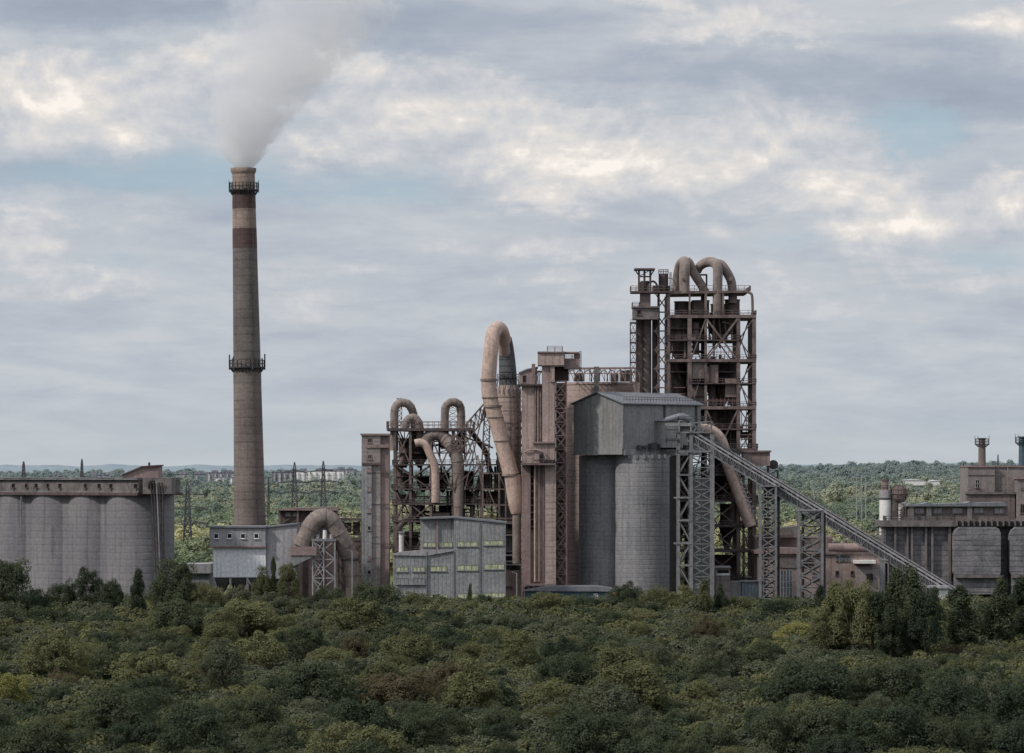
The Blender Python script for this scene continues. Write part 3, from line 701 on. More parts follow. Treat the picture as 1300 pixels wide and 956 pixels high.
m = MB(); hb(m, -.35, .12, -.02, .35, zb+1.6, zt-.8); m.build('corner_trim', 'roof_g', t)
for bb in (Ld*.52, Ld*.93): m = MB(); hb(m, -.5, -.05, bb, bb+.5, zb+1.6, zt-.5); m.build('downpipe', 'steel_d', t)
cxb = C0+d_*(Ld*.54)-g_*1.2; cxb.z = 0
m = MB(); m.tube([Vector((cxb.x, cxb.y, P(0,568).z)), Vector((cxb.x, cxb.y, P(0,534).z))], 4.2, 32); m.build('round_bay', 'clad_d', t)
m = MB(); m.tube([Vector((cxb.x, cxb.y, P(0,534).z)), Vector((cxb.x, cxb.y, P(0,530).z))], [4.7, 1.5], 32); m.build('bay_roof', 'roof_g', t)
m = MB()
for i in range(14): hb(m, -1.3-random.random(), -.5, 6+i*1.7, 6.5+i*1.7+random.random(), zb+1.5, zb+2.2+random.random()*1.6)
m.build('ledge_machinery', 'steel_d', t)

# ------------------------------------------------------------------ right preheater tower
at(1245)
t = thing('preheater_tower', 'huge rusty open-frame preheater tower crowned by two arched ducts behind the grey gabled house', 'process tower', 895)
CX = [(849,3.4), (875.5,5.2), (896,3.2), (937.5,4.6), (957.5,4.6)]
for x, w in CX:
    for d in (0, 13, 26):
        top = {849:372, 875.5:402, 896:372, 937.5:402, 957.5:400}[x]
        MB().bm((x, top, d), (x, G, d), w*S*(1 if d == 0 else .8)).build('column', 'rust' if d == 0 else 'rust_d', t)
for x in (875.5, 911, 918): MB().bm((x, 370, 0), (x, 402, 0), .55).build('post', 'rust', t)
MB().bm((849,371.5,0),(950,370,0),.75).bm((849,371.5,26),(950,370,26),.6).build('top_beam', 'rust', t)
MB().path([(948,370.5,0),(953,372.5,0),(955,378,0),(955.5,402,0)], 1.7, 10).build('bent_post', 'rust', t)
LV = [(402,848,960,2.4),(432,848,940,1),(458,848,960,2.2),(487,875,960,.8),(518,848,960,2.4),(545,875,960,1.2),(571,848,962,2),(603,848,962,1.6),(636,848,962,1.6),(668,848,962,1.6),(700,848,962,1.6),(735,848,962,1.6)]
for y, x0, x1, h in LV:
    MB().box(x0, x1, y-h, y+h*.7, -.7, 27).build('floor', 'rust' if h > 2 else 'rust_d', t)
    r = MB(); r.prail(x0, x1, y-h, -.6, 26.5, 1.3, 2.2, .12); r.build('railing', 'rust', t)
MB().box(849, 951, 369, 371, .4, 27).build('top_deck', 'rust_d', t)
r = MB(); r.prail(850, 953, 369, .4, 26.5, 1.5, 1.8, .13); r.build('railing', 'rust', t)
b = MB()
def xb(x0, x1, y0, y1, d, w=.38, k='X'):
    if k in 'X\\': b.bm((x0,y0,d),(x1,y1,d),w)
    if k in 'X/': b.bm((x0,y1,d+.02),(x1,y0,d+.02),w)
xb(897,936,405,457,-.5,.55); xb(877,896,405,457,-.3,.4,'/')
xb(939,956,405,430,-.2,.36,'/'); xb(939,956,432,457,-.2,.36,'\\'); xb(939,956,460,487,0,.34,'/'); xb(939,956,487,517,0,.34,'\\'); xb(939,956,520,545,0,.3); xb(939,956,545,571,0,.3,'/')
xb(897,915,521,560,-.4,.45,'\\'); xb(918,936,521,560,-.4,.45,'/'); xb(877,896,460,517,-.2,.35,'/')
for y0, y1 in ((571,603),(603,636),(636,668),(668,700),(700,735)):
    for x0, x1 in ((849,875),(896,937),(938,957)): xb(x0, x1, y0, y1, -.2, .34)
for y0, y1 in ((402,458),(458,518),(518,571),(571,636),(636,700)):
    for x0, x1 in ((849,875),(876,896),(896,937),(938,957)): xb(x0, x1, y0, y1, 26.2, .34)
b.build('bracing', 'rust', t)
# drums, cyclones and shells
for x, d, r_, y0, y1, mt in ((866.5,8,9,382,399,'rust_d'),(890.5,6,11,381,398,'rust'),(931,6,9.5,380,399,'rust_d'),(884,18,10,381,398,'rust_d'),(916,17,10,384,400,'rust_d')):
    m = MB(); m.cyl(x, d, r_, y0, y1, n=28); m.build('drum', mt, t)
    MB().cyl(x, d, r_+.7, y0-.8, y0+.8, n=28).build('drum_rim', 'rust_d', t)
for x, d, r_, y0, y1 in ((862,6,11,404,456),(887,8,9.5,404,431),(917,10,16,404,431),(886,9,10,461,516),(917,13,20,461,517),(862,9,10.5,461,516),(914,12,14,520,571),(886,8,8,521,560),(862,9,9,521,570),(918,11,13,575,634),(862,9,9,575,634),(890,10,9,640,698),(925,10,9,640,698)):
    m = MB(); h = (y1-y0)*.55; m.cyl(x, d, r_, y0, y0+h, n=32); m.cyl(x, d, 3, y0+h, y1+2, r2=r_, n=32)
    m.build('cyclone', 'rust_d' if (x+y0) % 2 else 'rust', t)
for x0,x1,y0,y1,d0,d1,mt in ((898,902,465,486,1,3,'duct_g'),(879,894,460,480,.5,3,'duct_g'),(921,935,481,504,1,5,'pink_d'),(901,912,463,487,1,4,'pink_d'),(879,895,490,512,2,6,'duct_g'),(851,873,408,455,6,20,'rust_d'),(851,873,465,515,7,20,'rust_d'),(851,873,524,568,7,20,'rust_d'),(879,893,525,540,3,8,'rust_d'),(940,952,548,556,4,9,'rust_d'),(850,873,580,700,8,20,'rust_d'),(896,935,605,634,12,22,'rust_d'),(896,935,706,760,6,22,'rust_d'),(876,895,650,760,6,22,'rust_d')):
    if x0 in (850, 851):
        q = MB(); q.cyl((x0+x1)/2, 11, 10.5, y0, y1-(y1-y0)*.3, n=28).cyl((x0+x1)/2, 11, 3.5, y1-(y1-y0)*.3, y1, r2=10.5, n=28).build('vessel', 'rust', t)
        q = MB()
        for yy in range(int(y0)+2, int(y0+(y1-y0)*.7), 9): q.cyl((x0+x1)/2, 11, 11, yy, yy+1.2, n=28)
        q.build('stiffener_rings', 'rust_d', t)
    else: MB().box(x0,x1,y0,y1,d0,d1).build('machine_housing', mt, t)
for x in range(899, 936, 7): MB().bm((x,404,1.2),(x+3,431,3),.5).build('strut', 'rust_d', t)
r = MB()
for (x0,x1,y) in ((899,934,440),(899,934,447),(899,934,508),(855,870,500),(855,870,492),(940,956,552),(940,956,557)): r.bm((x0,y,-.3),(x1,y,-.3),.2)
for x in range(900, 936, 5): r.bm((x,440,-.3),(x,458,-.3),.13); r.bm((x,505,-.3),(x,516,-.3),.13)
r.build('pipework', 'rust_r', t)
m = MB(); random.seed(3)
for i in range(60):
    x = random.uniform(850, 935); y = random.choice([402,432,458,518,571,603]); d = random.uniform(0.5, 8)
    w = random.uniform(1, 4); h = random.uniform(2, 9); m.box(x, x+w, y-h, y, d, d+w*S)
m.build('small_equipment', 'rust_d', t)
def duct(pts, rad, mt, name='duct', rings=0, n=22, sub=6): return MB().path(pts, rad, n, sub, rings=rings).build(name, mt, t)
duct([(869,372,1),(869,352,1),(869.5,338,1.5),(870.5,332,4),(868,331,7),(864,337,9),(861,352,10),(860,372,10)], [6.6,6.8,6.8,6.6,6.4,6,5.6,5.4], 'duct_g', 'arched_duct')
duct([(872,330,5),(876,334,5),(883,348,5),(892,362,5),(897,372,5)], [6,6,5.8,5.6,5.4], 'duct_g', 'arched_duct')
duct([(911,400,1),(911,372,1),(911.5,350,1),(911,338,1.5),(906,332.5,3),(898,332,5),(890.5,336,7),(886.5,343,8)], [6,6,6.2,6.4,6.4,6.2,5.8,5.2], 'duct_g', 'arched_duct')
MB().cyl(886, 8, 5.9, 340, 345, n=20).build('duct_mouth', 'duct_d', t)
duct([(909,334,4),(916,335,4),(923,344,4),(929,356,4),(931,372,4),(931,384,4)], [5.8,6,6,5.8,5.6,5.6], 'duct_g', 'arched_duct')
MB().box(926,930,352,356,1,2).build('hatch','rust',t); MB().box(866,871,353,356.5,-.9,0).build('hatch','rust',t)
m = MB(); m.bm((890,347,10),(900,347,10),.5).bm((899,347,10),(899,369,10),.5).bm((890,347,10),(890,369,10),.3); m.build('hoist_frame', 'rust_d', t)
duct([(884,545,-2),(897,546,-2.5),(908,551,-3),(916,563,-3),(922,585,-3),(932,612,-3),(944,645,-3),(952,668,-3)], [7,7.4,7.6,7.6,7.6,7.8,7.8,7.8], 'duct', 'sloping_duct')
m = MB()
for i in range(13):
    f = i/12; m.bm((932+f*28, 598+f*68, -4.5),(937+f*28, 597+f*68, -3.5), .25)
m.bm((933,596,-4.6),(961,664,-4.6),.2); m.build('duct_ladder', 'pale2', t)
random.seed(21); m = MB()
for i in range(70):
    y = random.choice([405,434,460,490,521,548,574,606,640,672]); x = random.uniform(851, 935); d = random.uniform(.6, 14); q = random.random()
    if q < .45: m.tube([P(x,y,d), P(x,y+random.uniform(14,40),d)], random.uniform(.12,.42), 7)
    elif q < .75: m.tube([P(x,y+random.uniform(3,18),d), P(min(938,x+random.uniform(10,40)),y+random.uniform(3,22),d+2)], random.uniform(.12,.35), 7)
    else: m.bm((x,y,d),(x+random.uniform(-14,14),y+random.uniform(15,28),d),.3)
m.build('pipework', 'rust', t)
for y in (417, 445, 472, 503, 531, 558, 587, 620):
    MB().box(850, 896 if y % 2 else 936, y-.6, y+.6, 1.5, 24).build('landing', 'rust_d', t)
for x, d, r_, y0, y1 in ((884,3,4.5,409,450),(869,4,4,408,455),(905,5,5,462,515),(930,6,5,462,514),(882,4,5,463,512),(906,6,6,522,566),(868,3,3,524,640),(928,8,4,520,570)):
    MB().cyl(x, d, r_, y0, y1, n=18).build('vessel', 'rust' if y0 % 2 else 'rust_d', t)
# left wing: stair tower, cabin, loading platform
MB().cyl(812.5, 5, 4.6, 404, G, n=20).cyl(822, 5, 5.6, 404, G, n=24).build('riser', 'rust', t)
MB().cyl(832, 6, 3.4, 404, G, n=16).build('riser', 'rust_d', t)
b = MB()
for y0 in range(372, 560, 24): b.bm((832,y0,2),(849,y0+24,2),.34).bm((832,y0+24,2.1),(849,y0,2.1),.34).bm((830,y0,2),(849,y0,2),.4)
b.build('wing_bracing', 'rust', t)
m = MB(); m.lat_tower(800.5, 808, 409, 560, 0, 4, 12, .2, .13, 'Z')
for i in range(12): y = 410+i*12.5; m.box(799.8, 809, y, y+.7, -.2, 4.2); m.rail([P(800,y,-.2), P(808.5,y,-.2)], 1.1, 1.2, .09)
m.build('stairs', 'rust_d', t)
wallbox(t, 803.5, 836, 390.5, 405.5, -1, 8, 'grime', 'cabin')
MB().box(802.5, 837, 389, 391, -1.6, 8.6).build('cabin_roof', 'rust', t)
window(t, 808.5, 813.5, 394, 399.5, -1, 'rust')
r = MB(); r.prail(803, 812, 389, -1.4, 8); r.build('railing', 'rust', t)
MB().box(801, 851, 369.5, 371.8, -1, 9).build('wing_deck', 'rust_d', t)
r = MB(); r.prail(801, 850, 369.5, -1, 9, 1.5, 1.6, .13); r.build('railing', 'rust', t)
MB().box(813, 826, 372, 389, .5, 6).build('lift_shaft', 'rust', t); MB().cyl(836.5,3,1.6,372,560,n=10).build('column','rust',t)
m = MB()
for x in (811.5, 818.5, 826): m.bm((x,342.5,1),(x,369,1),.5).bm((x,342.5,6),(x,369,6),.4)
m.box(805.5, 831.5, 340.5, 342.8, -.5, 7).bm((806,342,1),(811.5,350,1),.35).bm((831,342,1),(826,350,1),.35).bm((811,351,1),(826,351,1),.4).bm((811,351,1),(826,342.5,1),.22)
m.build('gantry', 'rust_d', t)
m = MB(); m.cyl(819, 4, 5.5, 356, 369, n=18).box(811,818,358,369,0,3).path([(824,358,3),(831,357,3),(836,364,3)], 1.3, 8).box(829,837,362,369,2,5); m.build('hoist_motor', 'rust_d', t)
MB().cyl(843, 5, 6.2, 346.5, 367.5, n=24).cyl(843, 5, 2, 367.5, 371, r2=6.2, n=24).build('hopper_bin', 'rust_d', t)
cx = P(843,346.5,5); r = MB(); r.rail([cx+Vector((math.cos(a*math.pi/6), math.sin(a*math.pi/6), 0))*6.4*S for a in range(12)], 1.2, 2, .1, True); r.lat_tower(851,853,345,370,4,5,6,.12,.08,'Z'); r.path([(849,352,4),(855,354,4),(858,362,4),(859,370,4)], .6, 6); r.build('railing', 'rust', t)
wallbox(t, 943, 976, 574, 591.5, -6, 8, 'pink_d', 'hanging_box'); MB().box(941, 977.5, 572, 574.3, -6.6, 8.6).build('box_roof', 'rust', t)
m = MB(); m.tube([P(981,590,-4), P(981,590,-3)], 6*S, 20).tube([P(981,590,-4.4), P(981,590,-2.6)], 1.6*S, 10); m.build('pulley', 'steel_d', t)
b = MB(); b.lat_tower(966,988,597,640,0,5,4,.25,.15,'X'); b.build('side_truss', 'steel_d', t)
for x in (944, 958, 975): MB().bm((x,591,0),(x,G,0),.7).build('column', 'rust', t)
r = MB()
for y in (540,546,552,558): r.bm((942,y,6),(956,y,6),.2)
for x in (943,949,955): r.bm((x,520,6),(x,560,6),.2)
r.build('cable_rack', 'rust_d', t)

# ------------------------------------------------------------------ conveyor
at(1188)
t = thing('conveyor', 'long inclined grey conveyor running down from the gabled silo house into the trees', 'conveyor', 1060)
A = (862, 541); B = (1258, 778)
def cy(x): return 547+(x-879.5)*.6125
d0, d1 = 0, 4.2
def dep(x): return -(x-880)*.016
m = MB()
def slab(mb, x0, x1, ya, yb, e0, e1):
    c = [P(x0,cy(x0)+yb,dep(x0)+e0), P(x1,cy(x1)+yb,dep(x1)+e0), P(x1,cy(x1)+yb,dep(x1)+e1), P(x0,cy(x0)+yb,dep(x0)+e1)]
    q = [P(x0,cy(x0)+ya,dep(x0)+e0), P(x1,cy(x1)+ya,dep(x1)+e0), P(x1,cy(x1)+ya,dep(x1)+e1), P(x0,cy(x0)+ya,dep(x0)+e1)]
    return mb.hexa(c+q)
X0, X1 = 872, 1254
slab(MB(), X0, X1, 13.5, 15.2, .1, 4.6).build('deck', 'steel', t)
slab(MB(), X0, X1, -1.2, 1.7, -.4, 1.0).build('side_walkway', 'pale2', t)
slab(MB(), X0+6, X1, 4.0, 6.4, -.35, .1).build('belt_edge', 'pale2', t)
slab(MB(), X0+6, X1, -5.6, -3.0, 3.4, 5.2).build('far_walkway', 'pale2', t)
slab(MB(), X0+6, X1, 1.9, 3.2, 1.2, 3.2).build('belt', 'steel_d', t)
slab(MB(), X0, X1, 6.5, 13.4, -.1, .1).build('side_sheet', 'steel_d', t); slab(MB(), X0, X1, -3, 13.4, 4.5, 4.65).build('side_sheet', 'steel_d', t)
slab(MB(), X0, X1, 14.8, 16.8, -.25, .12).build('chord', 'steel', t)
tr = MB(); n = 52
for i in range(n):
    x = X0+(X1-X0)*i/n; xn = X0+(X1-X0)*(i+1)/n
    pt = P(x,cy(x)+.5,dep(x)-.15); pb = P(x,cy(x)+15,dep(x)-.15); qt = P(xn,cy(xn)+.5,dep(xn)-.15); qb = P(xn,cy(xn)+15,dep(xn)-.15)
    tr.beam(pt, pb, .16); tr.beam(pt if i%2 else pb, qb if i%2 else qt, .16)
tr.build('truss', 'steel', t)
r = MB()
for e in (-.3, 5.0):
    yy = 0 if e < 0 else -5
    for i in range(120):
        x = X0+8+(X1-X0-8)*i/120; p = P(x,cy(x)+yy,dep(x)+e); r.beam(p, p+Vector((0,0,1.05)), .06)
    for hh in (.55, 1.05):
        p = P(X0+8,cy(X0+8)+yy,dep(X0)+e); q = P(X1,cy(X1)+yy,dep(X1)+e); z = Vector((0,0,hh)); r.beam(p+z, q+z, .08)
r.build('railing', 'steel_d', t)
cb = MB(); cb.path([(1055,660,-4),(1052,664,-4.2),(1055,668,-4),(1051,672,-4.1)], .35, 6); cb.build('cable_bracket', 'steel_d', t)
# head house of the conveyor on the first tower
m = MB(); m.path([(846,533,3),(858,530,2),(866,529,1.8),(874,532,2),(880,537,2.4)], [3,4,4.6,4.4,3.5], 16); m.build('hood', 'roof_g', t)
MB().box(846, 879, 537, 541, -1, 7).build('head_roof', 'clad', t)
MB().box(863, 878, 541, 549, -.5, 6.5).build('head_room', 'steel_d', t)
b = MB(); b.box(861,903,548,550,-.8,7.4); b.box(861,903,572,574.5,-.8,7.4)
for x in (862, 877, 903): b.bm((x,535,-.7),(x,549,-.7),.5)
b.bm((878,537,-.7),(903,535,-.7),.4).bm((879,537,-.7),(890,549,-.7),.3).bm((890,537,-.7),(879,549,-.7),.3).bm((890,549,-.7),(901,537,-.7),.3)
b.build('head_frame', 'steel', t)
r = MB(); r.prail(861,903,535,-.8,7.2,1.4); r.prail(846,862,562,-1,4); r.build('railing', 'steel_d', t)
for y in (545, 558, 571): MB().box(847, 862, y, y+1.3, -.8, 4).build('catwalk', 'steel_d', t)

t = thing('conveyor_tower', 'widest and tallest grey lattice tower under the upper end of the conveyor, against the silos', 'lattice tower', 882, group='lattice towers carrying the conveyor')
m = MB(); G_ = G
for d in (0, 7):
    for x, w in ((861.5,.75),(877.5,.95),(904,1.25)): m.bm((x,549,d),(x,G,d),w)
    m.face_lat(P(861.5,574,d), P(861.5,746,d), P(877.5,574,d), P(877.5,746,d), 6, .3, 'Z')
    m.face_lat(P(877.5,552,d), P(877.5,746,d), P(904,552,d), P(904,746,d), 14, .24, 'X', True)
for x in (861.5, 877.5, 904): m.face_lat(P(x,574,0), P(x,746,0), P(x,574,7), P(x,746,7), 8, .22, 'X')
m.build('lattice', 'steel', t)
for y in (573, 603, 632, 661, 690, 718): MB().box(856 if y in (632,690) else 861, 878, y-.9, y+.9, -.6, 5).build('platform', 'steel', t)
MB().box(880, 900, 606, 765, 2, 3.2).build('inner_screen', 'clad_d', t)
wallbox(t, 852, 861, 580, 772, 9, 14, 'dark', 'gap_shade')  # near-black slab standing in for the shade in the gap beside the silo
def ctower(x0, x1, ytop, ybot, label, Y, n, w=4.5):
    at(Y)
    t = thing('conveyor_tower', label, 'lattice tower', (x0+x1)/2, ybot, group='lattice towers carrying the conveyor')
    MB().lat_tower(x0, x1-5, ytop, ybot, 0, w, n, .62, .25, 'X').build('lattice', 'steel', t)
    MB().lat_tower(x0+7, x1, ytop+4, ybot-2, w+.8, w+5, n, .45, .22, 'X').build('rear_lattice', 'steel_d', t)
    MB().box(x0-1, x1+.5, ytop-1.6, ytop, -.4, w+5.4).build('cap_beam', 'steel', t)
ctower(965.5, 990, 618, 786, 'slimmest lattice tower under the middle of the conveyor, beside the sloping pink duct', 1184, 13, 3)
ctower(1014.5, 1049, 649, 797, 'tall free-standing lattice tower under the lower half of the conveyor, its foot among the trees', 1166, 9)
ctower(1119, 1127, 712, 790, 'short thin lattice trestle under the lowest part of the conveyor', 1178, 7, 2)
at(1176)
t = thing('white_pier', 'stubby whitewashed concrete pier under the foot of the conveyor', 'pier', 1193)
MB().box(1182, 1189, 748, G, 0, 5).build('side_face', 'tower', t); MB().box(1189, 1204, 747, G, .6, 6).build('front_face', 'white', t); MB().box(1180, 1206, 744, 747, -.5, 6.6).build('cap', 'pale2', t)

# ------------------------------------------------------------------ low buildings under the conveyor
at(1218)
t = thing('workshop', 'low stained pink workshop with a tall glazed window, behind the conveyor towers', 'workshop', 1015)
wallbox(t, 962, 1060, 703, G, 2, 20, 'oldwall')
MB().prism([(958,703),(958,700),(972,694),(1062,699),(1062,703.5)], 1, 21).build('roof', 'pink_d', t)
wallbox(t, 962, 1062, 682, 699, 14, 26, 'pink_d', 'rear_wall'); MB().prism([(965,683),(990,672),(1016,668),(1016,683)], 10, 26).build('rear_roof', 'grime', t)
MB().bm((962,679,9),(1125,676,9),.3).build('roof_pipe', 'rust', t)
MB().box(988, 1060, 704, 706, 1.5, 2.1).build('band', 'pink_d', t)
MB().box(990, 1016, 710, 721, 1.6, 2.1).build('dark_band', 'grime', t)
window(t, 991.5, 1006.5, 724, 768, 2, 'pale2', 'glass', 4, 6, .2)
window(t, 1020, 1034, 712, 719, 2, 'rust', 'dark', 2); window(t, 1032, 1040, 727, 736, 2, 'rust', 'glass', 2, 2)
t = thing('long_shed', 'long brown shed with a fat horizontal pipe along its roof, below the lower conveyor', 'shed', 1090)
wallbox(t, 1047, 1128, 703, G, 0, 16, 'oldwall'); wallbox(t, 1086, 1127, 719, G, -3, -.02, 'tower', 'grey_wall')
MB().box(1045, 1129, 701, 704, -.6, 16.5).build('roof', 'rust', t)
MB().path([(1052,696,2),(1080,696,2),(1110,696,2)], 6, 20, rings=4).build('roof_pipe', 'pink_d', t)
MB().box(1083, 1110, 711, 715, -5, 0).build('white_canopy', 'white', t)
for x0 in (1062, 1071): window(t, x0, x0+8, 706, 712, -.01, 'grime', 'glass', 2)
for x in (1063, 1082): window(t, x-2, x+2, 725, 730, -.01, 'rust', 'dark')
MB().cyl(1103, -3.3, 4, 728, 738, n=16).build('wall_fan', 'dark', t)
m = MB(); m.box(1052,1058,684,701,4,8).box(1062,1068,688,701,4,8).cyl(1075,6,3,686,701).box(1030,1044,690,703,4,9); m.build('roof_machinery', 'rust', t)
at(1196)
t = thing('sheet_shed', 'small blue-grey sheet shed among the trees left of the slimmest conveyor tower', 'shed', 955)
wallbox(t, 942, 969, 739, G, 0, 7, 'bluebx'); MB().box(941, 970, 737.5, 739.2, -.4, 7.4).build('roof', 'roof_g', t)
wallbox(t, 926, 941.5, 738, G, 1, 6, 'clad_d', 'annex')
t = thing('beige_kiosk', 'small beige block building with a dark slot, at the foot of the widest conveyor tower', 'kiosk', 917)
wallbox(t, 909, 927, 721, G, 0, 5, 'tower'); MB().box(908, 928, 719, 721.2, -.5, 5.5).build('roof', 'pale2', t); MB().box(909.5, 926.5, 728, 730.5, -.35, .02).build('ledge', 'pale', t)
MB().box(911, 925, 723.5, 727.5, -.05, .2).build('opening', 'dark', t)
at(1186)
t = thing('flat_store', 'long low store with grey roof and dark blue-green wall below the pink headhouse', 'store building', 722)
MB().prism([(664,750.5),(700,744.5),(760,744.5),(782,748),(782,751)], 0, 14).build('roof', 'roof_g', t)
wallbox(t, 666, 781, 751.2, G, .6, 13, 'teal')
window(t, 754, 759, 754, 759.5, .6, 'white', 'pale2', 2)
wallbox(t, 777, 783, 752, 757, -.4, .55, 'orange', 'orange_board')

for (x, y0, lab) in ((1012,700,'thin yard lamp mast beside the glazed workshop window'),(1066,705,'thin yard lamp mast in front of the long brown shed'),(656,728,'thin yard lamp mast left of the low blue-green store'),(447,700,'thin yard lamp mast between the arched duct and the elevator tower')):
    at(1172); t = thing('yard_lamp', lab, 'yard lamp', x)
    MB().bm((x,y0,0),(x,G,0),.22).build('mast', 'pale2', t); m = MB(); m.bm((x,y0,0),(x-4,y0-1.5,0),.14); m.build('arm', 'pale2', t); MB().box(x-6.5, x-3.4, y0-2.2, y0-1.2, -.25, .25).build('lamp_head', 'steel', t)
# ------------------------------------------------------------------ right silo block
at(1228)
t = thing('worn_silo_block', 'long block of weathered ribbed concrete silos with a windowed gallery, below the brick building', 'silo block', 1210)
wallbox(t, 1123, 1210, 668, G, 2, 22, 'silo_r'); wallbox(t, 1210, 1345, 668, G, 3.5, 22, 'silo_r', 'rear_wall')
MB().box(1119, 1347, 661, 668.5, -.5, 23).build('top_slab', 'grime', t)
for x, w in ((1123.5,3),(1137,2.5),(1152.5,2),(1158,2.5),(1176,2.3),(1184,2.6),(1206,3.2),(1213,3.5)):
    MB().box(x-w/2, x+w/2, 669, G, .6, 2.05).build('rib', 'grime', t)
for x0, x1 in ((1125,1136),(1138.4,1151),(1160,1174.5),(1186,1204)):
    MB().cyl((x0+x1)/2, 4.2, (x1-x0)/2+.8, 670, G, n=24).build('panel', 'silo_r', t)
def bin_(x0, x1):
    w = 5
    poly = [(x0+w*1.4,669),(x1-w*1.2,669),(x1-2,671.5),(x1,677),(x1,726),(x1-1.5,729),(x0+1.5,729),(x0,726),(x0,679),(x0+2.2,673)]
    b = MB().prism(poly, -5, 3.2).build('bin', 'silo_r', t)
    MB().box(x0+2, x1+.3, 729.3, 733, -5.6, 3).build('bin_ledge', 'grime', t)
    MB().box(x0+2, x1-.6, 733, 754, -4, 3).build('bin_base', 'silo_r', t)
    MB().cyl(x0+8, -3.8, 4, 742, 748, n=16).build('base_opening', 'dark', t)
    for xx in (x0+4, (x0+x1)/2, x1-3): MB().box(xx-2, xx+2, 754, G, -3.6, 0).build('pier', 'silo_r', t)
bin_(1209, 1268); bin_(1280, 1339)
m = MB()
for i in range(17):
    x = 1216+i*7.4; m.box(x, x+3.6, 662.5, 666.5, -1.4, -.51)
m.build('vent_row', 'dark', t)
m = MB()
for i in range(18): m.box(1213+i*7.4, 1215.2+i*7.4, 658, 667.5, -1.6, -.3)
m.build('vent_frame', 'grime', t)
wallbox(t, 1156, 1282, 642, 661, 5, 15, 'brickd', 'gallery')
MB().prism([(1152,643),(1154,640.5),(1158,638.5),(1163,640.5),(1172,640),(1180,638),(1186,640),(1228,638.8),(1234,636.8),(1241,638.6),(1277,637.5),(1279,640),(1279,643)], 3.5, 16).build('gallery_roof', 'roof_g', t)
for x0, x1 in ((1163,1175),(1187,1198),(1211,1224),(1239,1251),(1265,1277)): window(t, x0, x1, 645, 651.5, 4.99, 'grime', 'pale2', 2)
for x0 in (1156, 1178, 1230): MB().box(x0, x0+6, 643.3, 660.8, 3.9, 4.98).build('pilaster', 'grime', t)
r = MB(); r.prail(1125, 1212, 661, 0, 20, 1.3, 1.6, .12); r.build('railing', 'steel_d', t)
for k in range(7): MB().box(1134+k*12+random.random()*3, 1141+k*12, 655+random.random()*2, 661, 1, 3).build('roof_box', 'grime', t)

t = thing('white_silo', 'slender chalk-white silo with brown neck at the left end of the ribbed silo block', 'silo', 1128, d=14)
MB().cyl(1128.5, 12, 7.6, 634, 680, n=28).build('wall', 'white', t); MB().cyl(1128.5, 12, 7.9, 622, 634, n=28).build('grey_band', 'pale2', t)
MB().cyl(1128.5, 12, 4.2, 610, 622, n=20).build('neck', 'pink_d', t); MB().cyl(1128.5, 12, 4.9, 608.5, 611, n=20).build('cap', 'rust', t)
m = MB(); m.cyl(1128.5,12,8.2,632.5,634.5,n=28); cx = P(1128.5,622,12); m.rail([cx+Vector((math.cos(a*math.pi/5), math.sin(a*math.pi/5), 0))*8*S for a in range(10)], 1.3, 2, .1, True); m.build('railing', 'steel_d', t)
t = thing('cyclone_vessel', 'rusty caged round vessel on a short white drum beside the slender white silo', 'vessel', 1146, d=12)
cx = P(1146, 627, 12); m = MB()
m.tube([cx+Vector((0,0,z)) for z in (-2.6,-1.8,0,1.6,2.3)], [1.4,2.2,2.5,1.9,.7], 18); m.build('shell', 'rust', t)
m = MB(); rr = 12*S
for k in range(10):
    a = k*math.pi/5; pr = None
    for j in range(9):
        ph = -math.pi/2+math.pi*j/8; q = cx+Vector((math.cos(a)*math.cos(ph), math.sin(a)*math.cos(ph), math.sin(ph)*.95))*rr
        if pr is not None: m.beam(pr, q, .14)
        pr = q
for hh in (-.5, 0, .5):
    r2 = rr*math.cos(hh)
    for k in range(14):
        a0 = k*math.pi/7; a1 = (k+1)*math.pi/7; m.beam(cx+Vector((math.cos(a0)*r2, math.sin(a0)*r2, hh*rr)), cx+Vector((math.cos(a1)*r2, math.sin(a1)*r2, hh*rr)), .16)
m.build('cage', 'rust', t)
MB().cyl(1149, 12, 5.2, 638, 662, n=20).build('drum', 'white', t); MB().box(1136.5, 1143, 633, 662, 11, 14).build('chute', 'grime', t)
m = MB(); m.lat_tower(1141,1151,640,662,8,10,4,.16,.1,'X'); m.build('frame', 'rust_d', t)

at(1262)
t = thing('brick_building', 'flat-roofed brown brick building standing above the ribbed silo block', 'brick building', 1265)
wallbox(t, 1228.7, 1263, 593, G, 0, 22, 'brick'); wallbox(t, 1263, 1279, 593, G, 1.2, 22, 'brick'); wallbox(t, 1279, 1350, 592, G, -.6, 22, 'brick')
for a in ((1227.8,1263.5,-.4),(1263.5,1278.5,.8),(1278.5,1351,-1)): MB().box(a[0], a[1], 591, 593.2, a[2], 22.4).build('parapet', 'pink_d', t)
MB().box(1229, 1263, 602.5, 603.6, -.2, .1).build('string_course', 'brickd', t)
wallbox(t, 1225.5, 1286, 627, G, -5, -.01, 'brickd', 'lower_block'); MB().box(1224, 1287, 624.8, 627.2, -5.6, 0).build('lower_roof', 'grime', t)
wallbox(t, 1287.5, 1350, 608, G, -7, -1.02, 'brick', 'front_block'); MB().box(1286, 1351, 606, 608.2, -7.6, -1.03).build('front_parapet', 'pink_d', t)
window(t, 1238.5, 1243.5, 609, 619, -.01, 'pale2', 'dark', 2, 2)
window(t, 1293, 1297, 619, 620.5, -7, 'brick'); window(t, 1292, 1297, 640, 651, -7, 'rust', 'dark', 2, 2)
m = MB(); m.bm((1229,623,-.6),(1241,619,-.6),.2).bm((1241,619,-.6),(1251,623,-.6),.2); m.build('awning_frame', 'rust_d', t)
